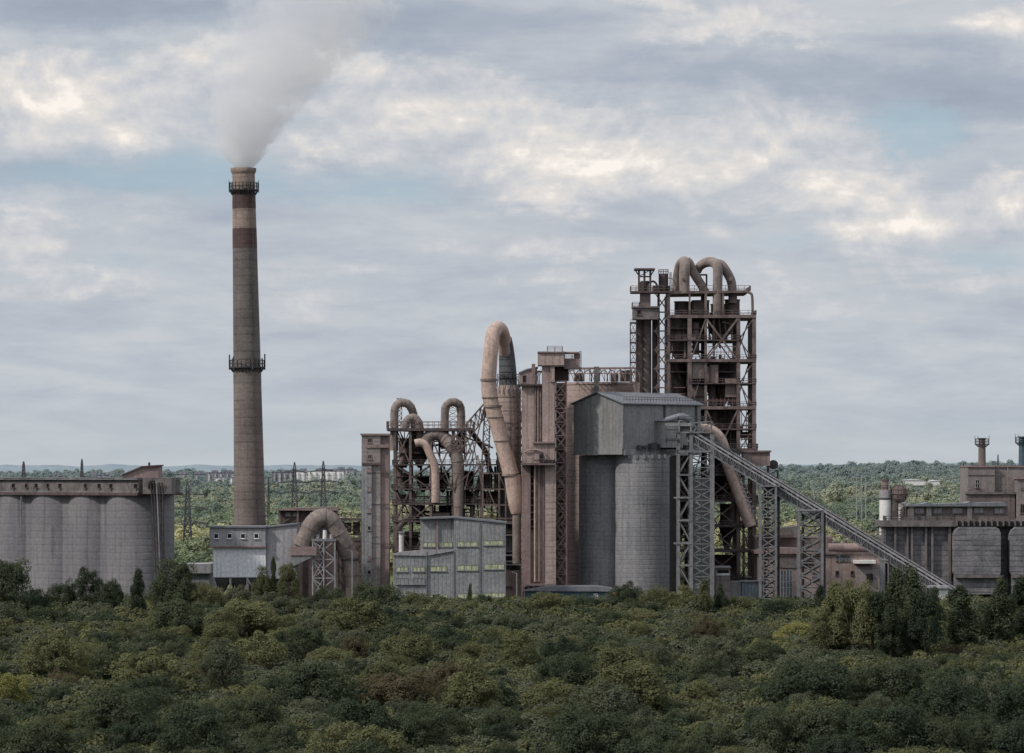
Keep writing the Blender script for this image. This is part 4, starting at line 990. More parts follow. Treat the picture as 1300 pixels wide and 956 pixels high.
def stack(x, top, r_, label, mt):
    s = thing('roof_stack', label, 'small chimney', x, 592, 8)
    MB().cyl(x, 8, r_*1.08, top, 592, r2=r_*.95, n=20).build('shaft', mt, s); MB().cyl(x, 8, r_*1.15, top-1.2, top+.6, n=20).build('rim', 'steel_d', s)
    m = MB(); cx = P(x, top+7, 8); q = [cx+Vector((math.cos(a*math.pi/6), math.sin(a*math.pi/6), 0))*(r_+4.4)*S for a in range(12)]
    m.rail(q, 1.7, 2, .13, True)
    for v in q: m.beam(v, cx+(v-cx)*.45-Vector((0,0,.9)), .14); m.beam(v, cx+(v-cx)*.45, .2)
    for v in (q[0], q[6], q[4]): m.beam(v, v+Vector((0,0,2.6)), .14)
    m.build('platform', 'steel_d', s)
stack(1250.5, 557, 4.6, 'short dark brown chimney with a railed platform on the brick building roof', 'brickd')
stack(1302, 555, 4.6, 'short chimney cut by the right edge of the picture, on the brick building roof', 'teal')

# ------------------------------------------------------------------ things far behind: flats, pylons, masts
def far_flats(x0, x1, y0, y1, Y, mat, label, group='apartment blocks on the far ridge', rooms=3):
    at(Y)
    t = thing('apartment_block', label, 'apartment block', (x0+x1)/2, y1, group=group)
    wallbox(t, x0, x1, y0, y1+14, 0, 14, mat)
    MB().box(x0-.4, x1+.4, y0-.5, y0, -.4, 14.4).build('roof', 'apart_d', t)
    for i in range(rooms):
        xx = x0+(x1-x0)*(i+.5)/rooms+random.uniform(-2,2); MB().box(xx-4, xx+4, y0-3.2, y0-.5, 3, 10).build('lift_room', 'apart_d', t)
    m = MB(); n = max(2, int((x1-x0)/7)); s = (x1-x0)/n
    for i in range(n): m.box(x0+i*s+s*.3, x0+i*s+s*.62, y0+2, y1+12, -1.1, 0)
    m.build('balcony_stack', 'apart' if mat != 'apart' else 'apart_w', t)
far_flats(345, 380, 599.5, 622, 3700, 'apart_d', 'shaded grey apartment block on the ridge, next right of the tall chimney', rooms=1)
far_flats(376, 436, 598, 618, 3600, 'apart_w', 'brightest white apartment block on the ridge, behind the two tallest pylons', rooms=3)
far_flats(412, 452, 596, 610, 3900, 'apart_d', 'apartment block on the ridge partly behind the white one, towards the elevator tower', rooms=1)
far_flats(200, 262, 602, 612, 3900, 'apart_d', 'long low grey apartment block on the ridge, nearest the silo block', rooms=3)
far_flats(262, 300, 600, 616, 3750, 'apart_d', 'grey apartment block on the ridge, meeting the left side of the tall chimney', rooms=2)
far_flats(272, 298, 606, 622, 3550, 'apart', 'small light apartment block among the treetops left of the tall chimney', rooms=0)
far_flats(62, 84, 604, 616, 4000, 'apart_d', 'distant grey block showing above the roof of the left silo block', rooms=1)
far_flats(108, 150, 603, 614, 3900, 'apart_d', 'distant long block showing above the left silo block, between the mast and the roof shed', rooms=2)

def pylon(x, ytop, ybot, Y, hw, label, cat='pylon', lw=.44, arms=3, mat='insul'):
    at(Y); k = S/.223
    t = thing('pylon', label, cat, x, ybot)
    m = MB(); n = 12; pr = None; H = ybot-ytop
    def half(f): return hw*(1-f)**1.25*.78+hw*.22 if f < .93 else hw*.22*(1-f)/.07+.15
    for i in range(n+1):
        f = i/n; h = half(f); y = ybot-H*f; c = [P(x-h,y,-h*S), P(x+h,y,-h*S), P(x+h,y,h*S), P(x-h,y,h*S)]
        if pr:
            for j in range(4):
                q = (j+1) % 4; m.beam(pr[j], c[j], lw); m.beam(pr[j], c[q], lw*.55); m.beam(pr[q], c[j], lw*.55); m.beam(c[j], c[q], lw*.55)
        pr = c
    m.build('lattice', mat, t)
    for i in range(arms):
        f = .86-.155*i; y = ybot-H*f; h = half(f); L = H*(.17, .22, .18)[i]
        for s in (-1, 1):
            a = MB(); tip = P(x+s*(h+L), y+1, 0)
            for dd in (-h*S, h*S): a.beam(P(x+s*h,y,dd), tip, lw*.7); a.beam(P(x+s*h,y-H*.025,dd), tip, lw*.6)
            for g in (.33, .66): a.beam(P(x+s*(h+L*g), y-H*.025*(1-g), 0), P(x+s*(h+L*g), y+.6, 0), lw*.4)
            ao = a.build('arm', mat, t)
            b = MB(); b.beam(tip, tip-Vector((0,0,H*S*.045)), lw*.9); b.build('insulator', mat, ao)
pylon(238, 611, 728, 1560, 7.5, 'dark lattice pylon with wide arms just right of the silo block', arms=3)
pylon(374, 587, 672, 1720, 5.2, 'lattice pylon with three pairs of arms in front of the flats, left of its twin')
pylon(410.5, 585.5, 672, 1700, 4.8, 'lattice pylon with three pairs of arms in front of the flats, nearest the elevator tower')
pylon(341, 606, 668, 2100, 2.0, 'thin distant pylon close to the right side of the tall chimney', lw=.35, arms=2)
pylon(30, 586, 640, 1750, 4, 'pylon top rising behind the left end of the silo block roof', arms=0)
pylon(104, 583, 640, 1800, 3.2, 'pylon top rising behind the middle of the silo block roof', arms=0)
pylon(1228, 576, 625, 2600, 2.5, 'tiny pylon left of the brick building', lw=.4, arms=0) if 0 else None
pylon(1267, 577, 610, 2600, 1.6, 'tiny distant mast just right of the short brown chimney', lw=.35, arms=0)
def goalpost(x, y0, y1, Y, lab):
    at(Y); t = thing('line_pole', lab, 'utility pole', x, y1, group='slender poles in the far wood')
    m = MB(); m.bm((x,y0,0),(x,y1,0),.34); m.bm((x-2.4,y0+3,0),(x+2.4,y0+3,0),.25); m.build('pole', 'pale2', t)
    b = MB(); [b.bm((x+s,y0+3,0),(x+s,y0+5,0),.3) for s in (-2,0,2)]; b.build('insulator', 'insul', t)
goalpost(1087.5, 605, 660, 1700, 'slender pole in the far wood, left of three beyond the conveyor')
goalpost(1093.5, 604, 662, 1690, 'slender pole in the far wood, middle of three beyond the conveyor')
goalpost(1099, 607, 660, 1710, 'slender pole in the far wood, right of three beyond the conveyor')
at(1185)
t = thing('work_lamp', 'x', 'lamp', 0); bpy.data.objects.remove(t)
for (x0, x1, y) in ((1145, 1175, 611), (1180, 1193, 612)):
    at(3000); t = thing('white_shed', ('longer' if x0 < 1150 else 'shorter')+' of two low white sheds in the far wood beyond the slender white silo', 'shed', (x0+x1)/2, y+2)
    MB().box(x0, x1, y-1.2, y+5, 0, 14).build('wall', 'white', t); MB().prism([(x0-.5,y-1.3),((x0+x1)/2,y-2.6),(x1+.5,y-1.3)], -.5, 14.5).build('roof', 'pale', t)

# ------------------------------------------------------------------ trees
def quads(cent, nrm, size, asp=.7):
    n = len(cent); nrm = nrm/np.linalg.norm(nrm, axis=1, keepdims=True)
    ref = RNG.normal(size=(n, 3)); u = np.cross(nrm, ref); u /= np.linalg.norm(u, axis=1, keepdims=True); w = np.cross(nrm, u)
    s = size[:, None]; v = np.stack([cent-u*s-w*s*asp, cent+u*s-w*s*asp*.3, cent+u*s*.6+w*s*asp, cent-u*s*.7+w*s*asp*.8], 1)
    return v.reshape(-1, 3)
def leafmesh(name, cent, nrm, size, mat):
    v = quads(cent, nrm, size); n = len(cent); me = bpy.data.meshes.new(name)
    me.vertices.add(4*n); me.vertices.foreach_set('co', v.astype(np.float32).ravel())
    me.loops.add(4*n); me.loops.foreach_set('vertex_index', np.arange(4*n, dtype=np.int32))
    me.polygons.add(n); me.polygons.foreach_set('loop_start', np.arange(0, 4*n, 4, dtype=np.int32)); me.polygons.foreach_set('loop_total', np.full(n, 4, dtype=np.int32))
    me.materials.append(mat); me.update(calc_edges=True); return me
def crown_pts(nleaf, rx, rz, zc, clumps, cr, leaf, low=.15, jag=.25):
    """leaf clumps spread through an uneven crown"""
    C = []
    while len(C) < clumps:
        p = RNG.normal(size=3); p /= np.linalg.norm(p); 
        if p[2] < -.55: continue
        r_ = RNG.uniform(.45, 1.0)**.6*(1+RNG.uniform(-jag, jag)*.6)
        C.append((p[0]*rx*r_, p[1]*rx*r_, zc+p[2]*rz*r_, cr*RNG.uniform(.6, 1.25)))
    C = np.array(C); k = RNG.integers(0, len(C), nleaf); d = RNG.normal(size=(nleaf, 3)); d /= np.linalg.norm(d, axis=1, keepdims=True)
    d[:, 2] = np.where(d[:, 2] < -.5, -d[:, 2], d[:, 2])
    rad = C[k, 3:4]*RNG.uniform(.62, 1.08, (nleaf, 1)); cent = C[k, :3]+d*rad*np.array([1, 1, .95])
    cent[:, 2] = np.maximum(cent[:, 2], low)
    nrm = d+RNG.normal(size=(nleaf, 3))*.38+np.array([0, 0, .35])
    return cent, nrm, leaf*RNG.uniform(.6, 1.4, nleaf), C
def trunkmesh(name, h, r, C, nl=9):
    m = MB(); m.tube([(0,0,-1.5),(0.05,0,h*.3),(-.1,.1,h*.6)], [r*1.3, r, r*.6], 8)
    for i in range(min(nl, len(C))):
        c = C[i]; z0 = h*RNG.uniform(.2, .5); mid = ((c[0])*.45, (c[1])*.45, z0+(c[2]-z0)*.6)
        m.tube([(0,0,z0), mid, (c[0]*.95, c[1]*.95, c[2])], [r*.5, r*.3, r*.1], 6)
    me = bpy.data.meshes.new(name); me.from_pydata([tuple(v) for v in m.v], [], m.f); me.materials.append(M['bark']); return me
PROTO = {}
def protos():
    for k in range(6):   # round bushy crowns, height 7.5
        cent, nrm, sz, C = crown_pts(13000, RNG.uniform(3.9, 4.8), RNG.uniform(2.9, 3.8), 3.9, 48, 1.35, .125, .2)
        PROTO['round', k] = (cent, nrm, sz, trunkmesh('trunk', 7, .22, C))
    for k in range(3):   # taller, open
        cent, nrm, sz, C = crown_pts(11000, RNG.uniform(3.2, 3.8), RNG.uniform(4.2, 4.8), 6.0, 42, 1.35, .135, .6, .4)
        PROTO['tall', k] = (cent, nrm, sz, trunkmesh('trunk', 10, .24, C))
    for k in range(3):   # columnar poplars, height 14
        C = []; 
        for i in range(44):
            z = RNG.uniform(1.0, 13.4); w = 2.4*min(1, (z/3.5)**.6)*max(.12, (1-(z/14.6)**2.6)); a = RNG.uniform(0, 6.28); q = RNG.uniform(.2, 1)*w
            C.append((math.cos(a)*q, math.sin(a)*q, z, RNG.uniform(.6, 1.0)))
        C = np.array(C); n = 12000; kk = RNG.integers(0, len(C), n); d = RNG.normal(size=(n, 3)); d /= np.linalg.norm(d, axis=1, keepdims=True)
        cent = C[kk, :3]+d*C[kk, 3:4]*RNG.uniform(.5, 1.08, (n, 1))*np.array([1, 1, 2.0]); cent[:, 2] = np.clip(cent[:, 2], .2, 15)
        PROTO['poplar', k] = (cent, d+RNG.normal(size=(n, 3))*.5+np.array([0,0,.3]), .14*RNG.uniform(.6, 1.4, n), trunkmesh('trunk', 12, .22, C, 5))
protos()
_cache = {}
def tree(kind, k, mi, x, y, h, rot, label, group=None, name='tree', cat='tree', wide=1.0):
    base = {'round': 7.5, 'tall': 10.8, 'poplar': 14.5}[kind]; s = h/base
    c, nr, sz, tm = PROTO[kind, k]
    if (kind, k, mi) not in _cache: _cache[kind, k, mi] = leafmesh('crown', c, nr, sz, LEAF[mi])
    t = bpy.data.objects.new(name, None); COL.objects.link(t); t.location = (x, y, ground_z(x, y)-.3); t.rotation_euler = (0, 0, rot); t.scale = (s*wide, s*wide, s)
    tag(t, label, cat, group)
    for nm, me in (('crown', _cache[kind, k, mi]), ('trunk', tm)):
        o = bpy.data.objects.new(nm, me); COL.objects.link(o); o.parent = t
    return t
def gy_to_Y(ytop_px, h):   # not used for layout, trees stand on the terrain
    pass
# distant hills closing the horizon
at(8500)
hv = []; hs = []
for i in range(400):
    x = -2600+i*13.0; z = 40+(595-591)*S+5*mnoise.noise((x*.0016, 2, 0))+4*mnoise.noise((x*.012, 5, 0))+3*mnoise.noise((x*.05, 8, 0))+max(0, x*.004)
    hv += [(x, 8300, 20), (x, 8400, z-8), (x, 8500, z), (x, 8900, z-6)]
for i in range(399):
    for j in range(3): hs.append((i*4+j, (i+1)*4+j, (i+1)*4+j+1, i*4+j+1))
hm = surf('hazy_hill_wood', (.17,.215,.25), (.21,.255,.28), .02, 0)  # blue-grey haze is part of the base colour
hb_ = MB(); hb_.add(hv, hs, True); tag(hb_.build('hills', hm), kind='structure')
# single trees the photo shows in front of the plant: (px, top py, depth Y, kind, proto, colour, width px, label)
SPEC = [
 (8,706,1085,'tall',0,1,52,'tall dark tree at the left edge of the picture in front of the silo block'),
 (45,745,1110,'round',1,1,40,'low dark green tree beside the tall tree at the left edge'),
 (80,740,1120,'round',2,1,38,'dark bushy tree in front of the second left silo'),
 (115,719,1118,'tall',1,1,34,'dark green tree with a pointed top in front of the third silo from the left'),
 (140,737,1116,'round',3,1,36,'low dark tree between the pointed dark tree and the narrow poplar'),
 (175,720,1100,'poplar',0,1,26,'narrow dark poplar in front of the rightmost silo of the left block'),
 (222,713,1112,'round',4,1,66,'broad dark tree before the right end of the left silo block'),
 (262,738,1110,'round',5,0,42,'low olive tree below the low pale-roofed shed'),
 (347,705,1120,'poplar',1,1,14,'very slim dark poplar in front of the filter house'),
 (333,724,1118,'tall',2,0,26,'feathery young tree left of the very slim poplar'),
 (366,712,1116,'tall',0,0,30,'feathery tree between the slim poplar and the arched duct tower'),
 (300,745,1125,'round',0,2,50,'grey-green bush below the white filter house hoppers'),
 (415,744,1125,'round',1,1,48,'dark bush at the foot of the duct support tower'),
 (476,741,1122,'round',2,1,62,'dark rounded tree at the foot of the slim elevator tower'),
 (527,752,1128,'round',3,0,44,'olive bush at the left corner of the ribbed grey building'),
 (597,737,1130,'poplar',2,1,10,'tiny dark poplar against the ribbed grey building'),
 (615,755,1126,'round',4,1,28,'small dark bush against the right half of the ribbed grey building'),
 (700,750,1110,'round',5,0,60,'olive tree in front of the low blue-green store'),
 (745,757,1120,'round',2,1,40,'dark tree by the orange board of the low store'),
 (795,741,1125,'round',0,1,48,'dark tree below the foremost round grey silo'),
 (838,745,1120,'round',1,0,48,'olive tree at the right foot of the foremost round grey silo'),
 (868,746,1118,'tall',2,0,40,'tall olive tree at the foot of the widest conveyor tower'),
 (895,734,1112,'poplar',1,0,24,'columnar olive poplar in front of the widest conveyor tower'),
 (915,738,1114,'poplar',2,1,22,'columnar dark poplar in front of the beige kiosk'),
 (935,757,1118,'round',3,0,40,'olive tree below the blue-grey sheet shed'),
 (988,761,1105,'round',4,1,64,'broad very dark round tree between the two free-standing conveyor towers'),
 (1062,737,1015,'poplar',0,0,44,'thick olive poplar just right of the tall free-standing conveyor tower'),
 (1084,736,1008,'tall',1,0,46,'tall olive tree in the clump right of the free-standing conveyor tower'),
 (1042,741,1112,'poplar',1,1,20,'slim dark poplar touching the free-standing conveyor tower'),
 (1108,745,1012,'tall',0,1,46,'dark tree between the olive poplars and the tallest poplar'),
 (1136,718,1010,'poplar',0,1,42,'left stem of the tallest dark poplar clump below the conveyor'),
 (1157,711,1005,'poplar',2,1,48,'tallest dark poplar, hiding the lower conveyor'),
 (1174,745,1002,'tall',1,1,38,'dark tree at the right side of the tallest poplar'),
 (1219,742,1020,'poplar',1,1,54,'dark pointed poplar right of the white pier'),
 (1200,775,1070,'round',0,0,44,'olive bush below the white pier'),
 (1130,765,1000,'poplar',0,1,40,'shorter dark poplar at the front left of the tallest poplar'),
 (1048,775,1008,'tall',2,0,36,'olive tree at the front left of the thick olive poplar'),
 (1270,728,1030,'poplar',2,1,50,'tall dark poplar in front of the square silo bin'),
 (1300,730,1040,'poplar',0,1,48,'dark poplar at the right edge of the picture'),
 (1250,765,1080,'round',1,1,44,'low dark tree between the two right-hand poplars'),
 (802,833,1000,'tall',2,1,62,'very dark spiky tree low in the wood, below the foremost grey silo'),
 (1020,790,1050,'round',3,3,70,'yellow-green tree at the foot of the free-standing conveyor tower'),
 (985,800,1045,'round',5,3,60,'yellow-green bush left of the other yellow-green tree, below the dark round tree'),
]
placed = []
NW = {'round': 10.6, 'tall': 8.6, 'poplar': 6.0}
for i, (px, py, Y, kind, k, mi, w, label) in enumerate(SPEC):
    at(Y); p = P(px, py); gz = ground_z(p.x, Y); h = max(3.5, p.z-gz)
    base = {'round': 7.5, 'tall': 10.8, 'poplar': 14.5}[kind]
    wide = (w*S)/(NW[kind]*h/base)*(1.25 if px > 1030 and py < 780 else 1.12)
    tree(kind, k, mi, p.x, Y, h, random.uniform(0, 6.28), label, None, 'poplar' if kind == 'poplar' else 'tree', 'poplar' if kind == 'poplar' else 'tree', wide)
    placed.append((p.x, Y, .5))
random.seed(11)
KINDS = ['olive green bushy tree in the dense wood below the cement works', 'dark green bushy tree in the dense wood below the cement works', 'grey-green bushy tree in the dense wood below the cement works', 'yellow-green bushy tree in the dense wood below the cement works', 'brownish tree in the dense wood below the cement works']
LIMITS = [(0,60,790),(60,150,762),(150,210,764),(210,290,757),(290,480,754),(480,650,764),(650,790,757),(790,870,764),(870,960,772),(960,1035,812),(1035,1110,826),(1110,1195,838),(1195,1250,818),(1250,1400,812)]
extra = []
cnt = 0; row = 0; Y = 1122.0
while Y > 790:
    half = .121*Y+7; x = -half+random.uniform(0, 8)
    while x < half:
        yy = Y+random.uniform(-5, 5); xx = x+random.uniform(-3, 3)
        h = random.choice((5.5, 6.5, 7.5, 8.5, 11))*random.uniform(.85, 1.15)*(1.0 if Y < 1070 else .72)*(1.08 if Y < 980 else 1)
        # keep the distant tree line below what the photo shows at the foot of the plant
        n1 = mnoise.noise((xx*.03, yy*.03, 7)); n2 = random.random()
        if 940 < 650+xx/yy*F < 1070 and yy < 1075: n2 = .3
        mi = 1 if n1+n2*.5 < .08 else (2 if n2 < .45 else 0)
        if mnoise.noise((xx*.05+9, yy*.05, 2)) > .42 and n2 > .4: mi = 3
        if n2 > .93: mi = 4
        k = random.randrange(6)
        kind = 'round'
        if mi == 3 and random.random() > .35: mi = 0
        if 955 < 650+xx/yy*F < 1050 and 1000 < yy < 1075: mi = 3; kind = 'round'; k = random.randrange(6)
        if random.random() < .22: kind = 'tall'; k = k % 3; h *= 1.12
        gz = ground_z(xx, yy); pxx = 650+xx/yy*F
        lim = 757
        for a_, b_, l_ in LIMITS:
            if a_ <= pxx <= b_: lim = l_
        hmax = (40-(lim-595)*yy/F-gz)/1.0
        if hmax < h: h = max(3.2, hmax)
        if cnt >= 262:
            extra.append((xx, yy, gz-.3, h/8)); x += random.uniform(11, 17); continue
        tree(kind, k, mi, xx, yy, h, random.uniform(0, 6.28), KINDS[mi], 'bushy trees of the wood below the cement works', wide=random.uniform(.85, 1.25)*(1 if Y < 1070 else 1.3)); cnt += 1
        x += random.uniform(11.5, 17.5)*(.95 if Y > 1060 else 1 if Y > 980 else 1.22)
    Y -= 15 if Y > 1040 else 17
print('trees', cnt, Y)

def scatter(name, label, cat, pts, protos_, mats, kind='stuff'):
    """points with random turn and size, each carrying one of the prototypes (geometry nodes)"""
    me = bpy.data.meshes.new(name); me.from_pydata([p[:3] for p in pts], [], [])
    a = me.attributes.new('size', 'FLOAT', 'POINT'); a.data.foreach_set('value', np.array([p[3] for p in pts], dtype=np.float32))
    a = me.attributes.new('turn', 'FLOAT', 'POINT'); a.data.foreach_set('value', RNG.uniform(0, 6.28, len(pts)).astype(np.float32))
    a = me.attributes.new('pick', 'INT', 'POINT'); a.data.foreach_set('value', RNG.integers(0, len(protos_), len(pts)).astype(np.int32))
    o = bpy.data.objects.new(name, me); COL.objects.link(o); tag(o, label, cat, kind=kind)
    col = bpy.data.collections.new(name+'_sources')
    for i, m in enumerate(protos_):
        po = bpy.data.objects.new('leaf_source', m); col.objects.link(po)
    ng = bpy.data.node_groups.new(name+'_nodes', 'GeometryNodeTree'); ng.interface.new_socket('Geometry', in_out='INPUT', socket_type='NodeSocketGeometry'); ng.interface.new_socket('Geometry', in_out='OUTPUT', socket_type='NodeSocketGeometry')
    L = ng.links.new; gi = ng.nodes.new('NodeGroupInput'); go = ng.nodes.new('NodeGroupOutput'); ip = ng.nodes.new('GeometryNodeInstanceOnPoints')
    ci = ng.nodes.new('GeometryNodeCollectionInfo'); ci.inputs['Collection'].default_value = col; ci.inputs['Separate Children'].default_value = True; ci.inputs['Reset Children'].default_value = True
    def attr(nm, dt):
        n = ng.nodes.new('GeometryNodeInputNamedAttribute'); n.data_type = dt; n.inputs['Name'].default_value = nm; return n.outputs['Attribute']
    L(gi.outputs[0], ip.inputs['Points']); L(ci.outputs[0], ip.inputs['Instance']); ip.inputs['Pick Instance'].default_value = True
    L(attr('pick', 'INT'), ip.inputs['Instance Index']); L(attr('size', 'FLOAT'), ip.inputs['Scale'])
    cx = ng.nodes.new('ShaderNodeCombineXYZ'); L(attr('turn', 'FLOAT'), cx.inputs[2]); L(cx.outputs[0], ip.inputs['Rotation']); L(ip.outputs[0], go.inputs[0])
    md = o.modifiers.new('scatter', 'NODES'); md.node_group = ng
    return o
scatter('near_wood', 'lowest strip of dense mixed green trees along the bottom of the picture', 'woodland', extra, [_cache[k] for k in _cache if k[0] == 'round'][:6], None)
# far wood on the rising ground beyond the plant
far_p = []
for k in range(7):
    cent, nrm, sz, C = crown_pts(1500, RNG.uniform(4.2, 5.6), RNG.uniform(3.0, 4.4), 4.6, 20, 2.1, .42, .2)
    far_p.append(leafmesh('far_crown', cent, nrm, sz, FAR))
cc = PROTO['poplar', 0]; #far_p.append(leafmesh('far_crown', cc[0][:2200], cc[1][:2200], cc[2][:2200]*2.0, FAR))
pts = []; y = 1390.0; rr_ = random.Random(5)
while y < 4700:
    st = 9.5 if y < 2200 else 13; half = .128*y+25; x = -half
    while x < half:
        px_, py_ = x+rr_.uniform(-5, 5), y+rr_.uniform(-7, 7)
        clearing = mnoise.noise((px_*.008+3, py_*.005, 9)) > (.30 if py_ < 2600 else .5)
        a, b = 650+px_/py_*F, py_
        if not clearing: pts.append((px_, py_, ground_z(px_, py_)-.4, rr_.choice((.6,.75,.85,.95,1.1,1.35))*rr_.uniform(.85,1.15)))
        x += st*rr_.uniform(.8, 1.25)
    y += 13 if y < 2200 else 26
print('far trees', len(pts))
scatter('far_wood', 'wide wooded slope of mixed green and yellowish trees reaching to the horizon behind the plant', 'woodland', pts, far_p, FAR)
# scrub between the near trees
scr = []
for k in range(3):
    cent, nrm, sz, C = crown_pts(1600, 2.6, 1.5, 1.1, 12, 1.1, .17, .1); scr.append(leafmesh('scrub', cent, nrm, sz, LEAF[(1, 0, 2)[k]]))
pts = []; y = 800.0
while y < 1160:
    half = .123*y+14; x = -half
    while x < half:
        a, b = x+rr_.uniform(-2, 2), y+rr_.uniform(-2, 2); pts.append((a, b, ground_z(a, b)-.3, rr_.uniform(1.0, 1.9)))
        x += 4.6*rr_.uniform(.8, 1.3)
    y += 4.8
scatter('scrub', 'low tangled green undergrowth filling the gaps between the trees', 'undergrowth', pts, scr, None)

# ------------------------------------------------------------------ camera, sky, sun
cam = bpy.data.cameras.new('camera'); co = bpy.data.objects.new('camera', cam); COL.objects.link(co); SC.camera = co
co.location = (0, 0, HC); co.rotation_euler = (R(90), 0, 0)
cam.sensor_width = 36; cam.lens = F/1300*36; cam.shift_y = (595-478)/1300; cam.clip_start = 1; cam.clip_end = 60000
SUN_EL, SUN_AZ = R(42), R(-118)     # azimuth from +Y towards +X: the sun stands behind the camera to the left
sd = Vector((math.sin(SUN_AZ)*math.cos(SUN_EL), math.cos(SUN_AZ)*math.cos(SUN_EL), math.sin(SUN_EL)))
sl = bpy.data.lights.new('sun', 'SUN'); sl.energy = 3.0; sl.angle = R(4); sl.color = (1, .93, .85)
so = bpy.data.objects.new('sun', sl); COL.objects.link(so); so.rotation_euler = sd.to_track_quat('Z', 'Y').to_euler()
W = bpy.data.worlds.new('World'); SC.world = W; W.use_nodes = True; nt = W.node_tree; nt.nodes.clear()
sky = N(nt, 'ShaderNodeTexSky'); sky.sky_type = 'NISHITA'; sky.sun_disc = False; sky.sun_elevation = SUN_EL; sky.sun_rotation = SUN_AZ
tc = N(nt, 'ShaderNodeTexCoord').outputs['Generated']
sep = N(nt, 'ShaderNodeSeparateXYZ'); nt.links.new(tc, sep.inputs[0]); dx, dy, dz = sep.outputs
def lin(c): return tuple(((v/255)/12.92 if v/255 <= .04045 else ((v/255+.055)/1.055)**2.4) for v in c)+(1,)
def vec3(x, y, z, sx, sy, sz):
    c = N(nt, 'ShaderNodeCombineXYZ')
    for i, (v, s) in enumerate(((x, sx), (y, sy), (z, sz))): nt.links.new(mth(nt, 'MULTIPLY', v, s), c.inputs[i])
    return c.outputs[0]
# cloud banks: (px, py, half width, half height, weight) given as view directions
LIGHT = [(560,150,260,85,.42),(860,215,300,85,.42),(120,130,220,75,.3),(1200,290,150,50,.3),(560,390,420,60,.22),(1100,370,300,50,.22),(90,330,160,70,.3),(60,125,110,58,1.0),(170,168,90,18,.6),(250,80,80,36,.8),(440,95,60,42,.7),(560,125,110,52,.75),(690,190,90,55,.8),(800,205,120,48,.9),(985,150,75,42,.75),(1085,215,80,55,1.1),(1275,262,40,42,1.0),(1130,270,50,30,.6),
         (940,30,170,34,.75),(1285,35,50,40,.5),(35,300,60,34,.7),(640,325,90,22,.55),(1180,292,90,22,.55),(30,375,90,16,.45),(480,330,80,18,.3),(650,5,110,25,.3),(1290,355,90,20,.4)]
DARK = [(120,8,210,40,1.35),(520,25,130,34,.6),(400,8,120,30,.4),(830,95,270,30,.8),(1190,115,170,42,.95),(80,225,170,26,.8),(520,240,140,22,.45),(720,25,120,26,.45),(1190,180,60,36,.45),(250,262,120,14,.3),(900,270,120,16,.3)]
BLUE = [(150,98,45,22,.7),(200,222,220,30,.8),(1150,175,75,42,.95),(470,250,160,22,.5),(1000,300,180,18,.4),(1240,330,110,18,.45),(105,345,120,18,.4)]
def blobsum(lst, ux, vz):
    acc = None
    for (px, py, sx, sy, w) in lst:
        a = mth(nt, 'POWER', mth(nt, 'DIVIDE', mth(nt, 'SUBTRACT', ux, (px-650)/F), sx/F), 2); b = mth(nt, 'POWER', mth(nt, 'DIVIDE', mth(nt, 'SUBTRACT', vz, (595-py)/F), sy/F), 2)
        v = mth(nt, 'MULTIPLY', mth(nt, 'EXPONENT', mth(nt, 'MULTIPLY', mth(nt, 'ADD', a, b), -1)), w); acc = v if acc is None else mth(nt, 'ADD', acc, v)
    return acc
wn = N(nt, 'ShaderNodeTexNoise'); wn.inputs['Scale'].default_value = 60; wn.inputs['Detail'].default_value = 7; wn.inputs['Roughness'].default_value = .62
nt.links.new(vec3(dx, dy, dz, 1, 1, 1.4), wn.inputs['Vector']); ws = N(nt, 'ShaderNodeSeparateXYZ'); nt.links.new(wn.outputs['Color'], ws.inputs[0])
wx = mth(nt, 'ADD', dx, mth(nt, 'MULTIPLY', mth(nt, 'SUBTRACT', ws.outputs[0], .5), .030))
wz = mth(nt, 'ADD', dz, mth(nt, 'MULTIPLY', mth(nt, 'SUBTRACT', ws.outputs[1], .5), .016))
lt = blobsum(LIGHT, wx, wz); dk = blobsum(DARK, wx, wz); bl = blobsum(BLUE, wx, wz)
def puff(dv):   # heap-cloud height field, dv looks a little higher up
    z2 = mth(nt, 'ADD', dz, dv)
    a = noise(nt, vec3(dx, dy, z2, 1, 1, 1.45), 31, 9, .57, .3)
    b = noise(nt, vec3(dx, dy, z2, 1, 1, 1.2), 150, 5, .6, .4)
    return mth(nt, 'ADD', mth(nt, 'MULTIPLY', mth(nt, 'SUBTRACT', a, .5), 1.7), mth(nt, 'MULTIPLY', mth(nt, 'SUBTRACT', b, .5), .24))
p0 = puff(0.0); p1 = puff(.0038)
n_s = mth(nt, 'SUBTRACT', noise(nt, vec3(dx, dy, dz, 1, 1, 6.0), 20, 7, .6, .3), .5)
n_s2 = mth(nt, 'SUBTRACT', noise(nt, vec3(dx, dy, dz, 1, 1, 3.6), 55, 6, .62, .3), .5)
up = rng(nt, dz, (595-520)/F, (595-300)/F, 0, 1)
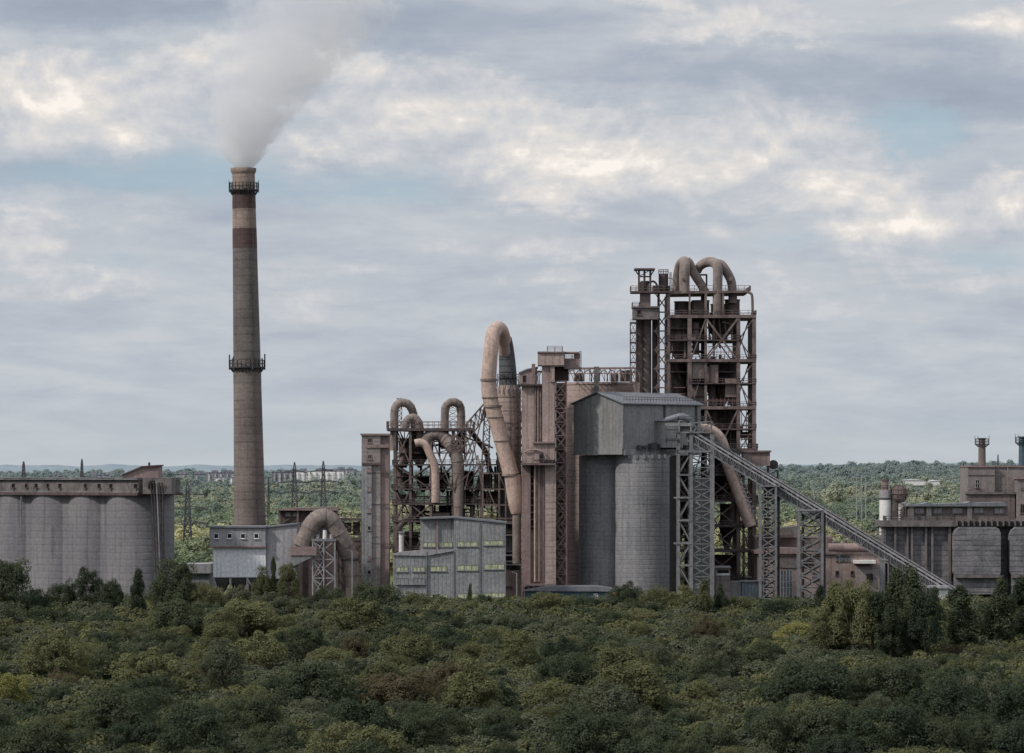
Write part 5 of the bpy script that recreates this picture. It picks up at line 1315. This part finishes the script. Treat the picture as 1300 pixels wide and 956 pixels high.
# soft grey-blue layer
soft = mth(nt, 'ADD', mth(nt, 'MULTIPLY', n_s, 1.5), mth(nt, 'ADD', mth(nt, 'MULTIPLY', n_s2, .75), mth(nt, 'MULTIPLY', mth(nt, 'SUBTRACT', mth(nt, 'MULTIPLY', lt, .5), dk), .75)))
soft = mth(nt, 'ADD', mth(nt, 'MULTIPLY', soft, .55), .50, True)
cr = N(nt, 'ShaderNodeValToRGB'); e = cr.color_ramp.elements
e[0].position = 0; e[0].color = lin((150,159,173)); e[1].position = 1; e[1].color = lin((210,210,211))
for p_, c_ in ((.28,(163,171,184)),(.5,(179,185,193)),(.72,(194,198,203))): q = e.new(p_); q.color = lin(c_)
nt.links.new(soft, cr.inputs[0]); col = cr.outputs[0]
skyc = N(nt, 'ShaderNodeVectorMath', operation='SCALE'); nt.links.new(sky.outputs[0], skyc.inputs[0]); skyc.inputs['Scale'].default_value = .055
clear = mixc(nt, .62, skyc.outputs[0], lin((170,200,219)))
col = mixc(nt, mth(nt, 'MULTIPLY', rng(nt, mth(nt, 'SUBTRACT', bl, mth(nt, 'MULTIPLY', p0, .5)), .1, .75, 0, 1), .6), col, clear)
# heap clouds with lit tops and grey undersides
band = mth(nt, 'MULTIPLY', mth(nt, 'ADD', mth(nt, 'MULTIPLY', n_s, .9), mth(nt, 'MULTIPLY', n_s2, .5)), 1.5)
cov = mth(nt, 'ADD', mth(nt, 'ADD', mth(nt, 'SUBTRACT', lt, mth(nt, 'MULTIPLY', dk, .9)), mth(nt, 'MULTIPLY', p0, .8)), band)
al = rng(nt, cov, .12, .62, 0, 1)
rel = mth(nt, 'ADD', mth(nt, 'MULTIPLY', mth(nt, 'SUBTRACT', p0, p1), 1.5), mth(nt, 'ADD', .42, mth(nt, 'MULTIPLY', mth(nt, 'SUBTRACT', cov, .62), .42)), True)
cr2 = N(nt, 'ShaderNodeValToRGB'); e = cr2.color_ramp.elements
e[0].position = 0; e[0].color = lin((172,178,188)); e[1].position = 1; e[1].color = lin((243,236,228))
for p_, c_ in ((.32,(188,191,197)),(.55,(202,202,204)),(.78,(219,214,209))): q = e.new(p_); q.color = lin(c_)
nt.links.new(rel, cr2.inputs[0])
col = mixc(nt, mth(nt, 'MULTIPLY', al, mth(nt, 'ADD', .58, mth(nt, 'MULTIPLY', up, .34))), col, cr2.outputs[0])
hor = rng(nt, dz, (595-600)/F, (595-470)/F, 1, 0)
col = mixc(nt, mth(nt, 'MULTIPLY', hor, .62), col, lin((181,189,193)))
col = mixc(nt, 1.0, col, mixc(nt, rng(nt, dz, .14, .45, 0, 1), (1,1,1), (1.85,1.82,1.8)), 'MULTIPLY')
col = mixc(nt, rng(nt, dz, -.02, -.002, .85, 0), col, (.12,.13,.12))
bg = N(nt, 'ShaderNodeBackground'); nt.links.new(col, bg.inputs[0]); bg.inputs[1].default_value = 1.11
wo = N(nt, 'ShaderNodeOutputWorld'); nt.links.new(bg.outputs[0], wo.inputs[0])
SC.view_settings.view_transform = 'Standard'; SC.view_settings.look = 'None'; SC.view_settings.exposure = 0; SC.view_settings.gamma = 1
SC.cycles.use_denoising = True; SC.cycles.max_bounces = 9; SC.cycles.diffuse_bounces = 3; SC.cycles.volume_bounces = 8; SC.cycles.transparent_max_bounces = 8
SC.cycles.volume_step_rate = .35; SC.cycles.volume_max_steps = 200
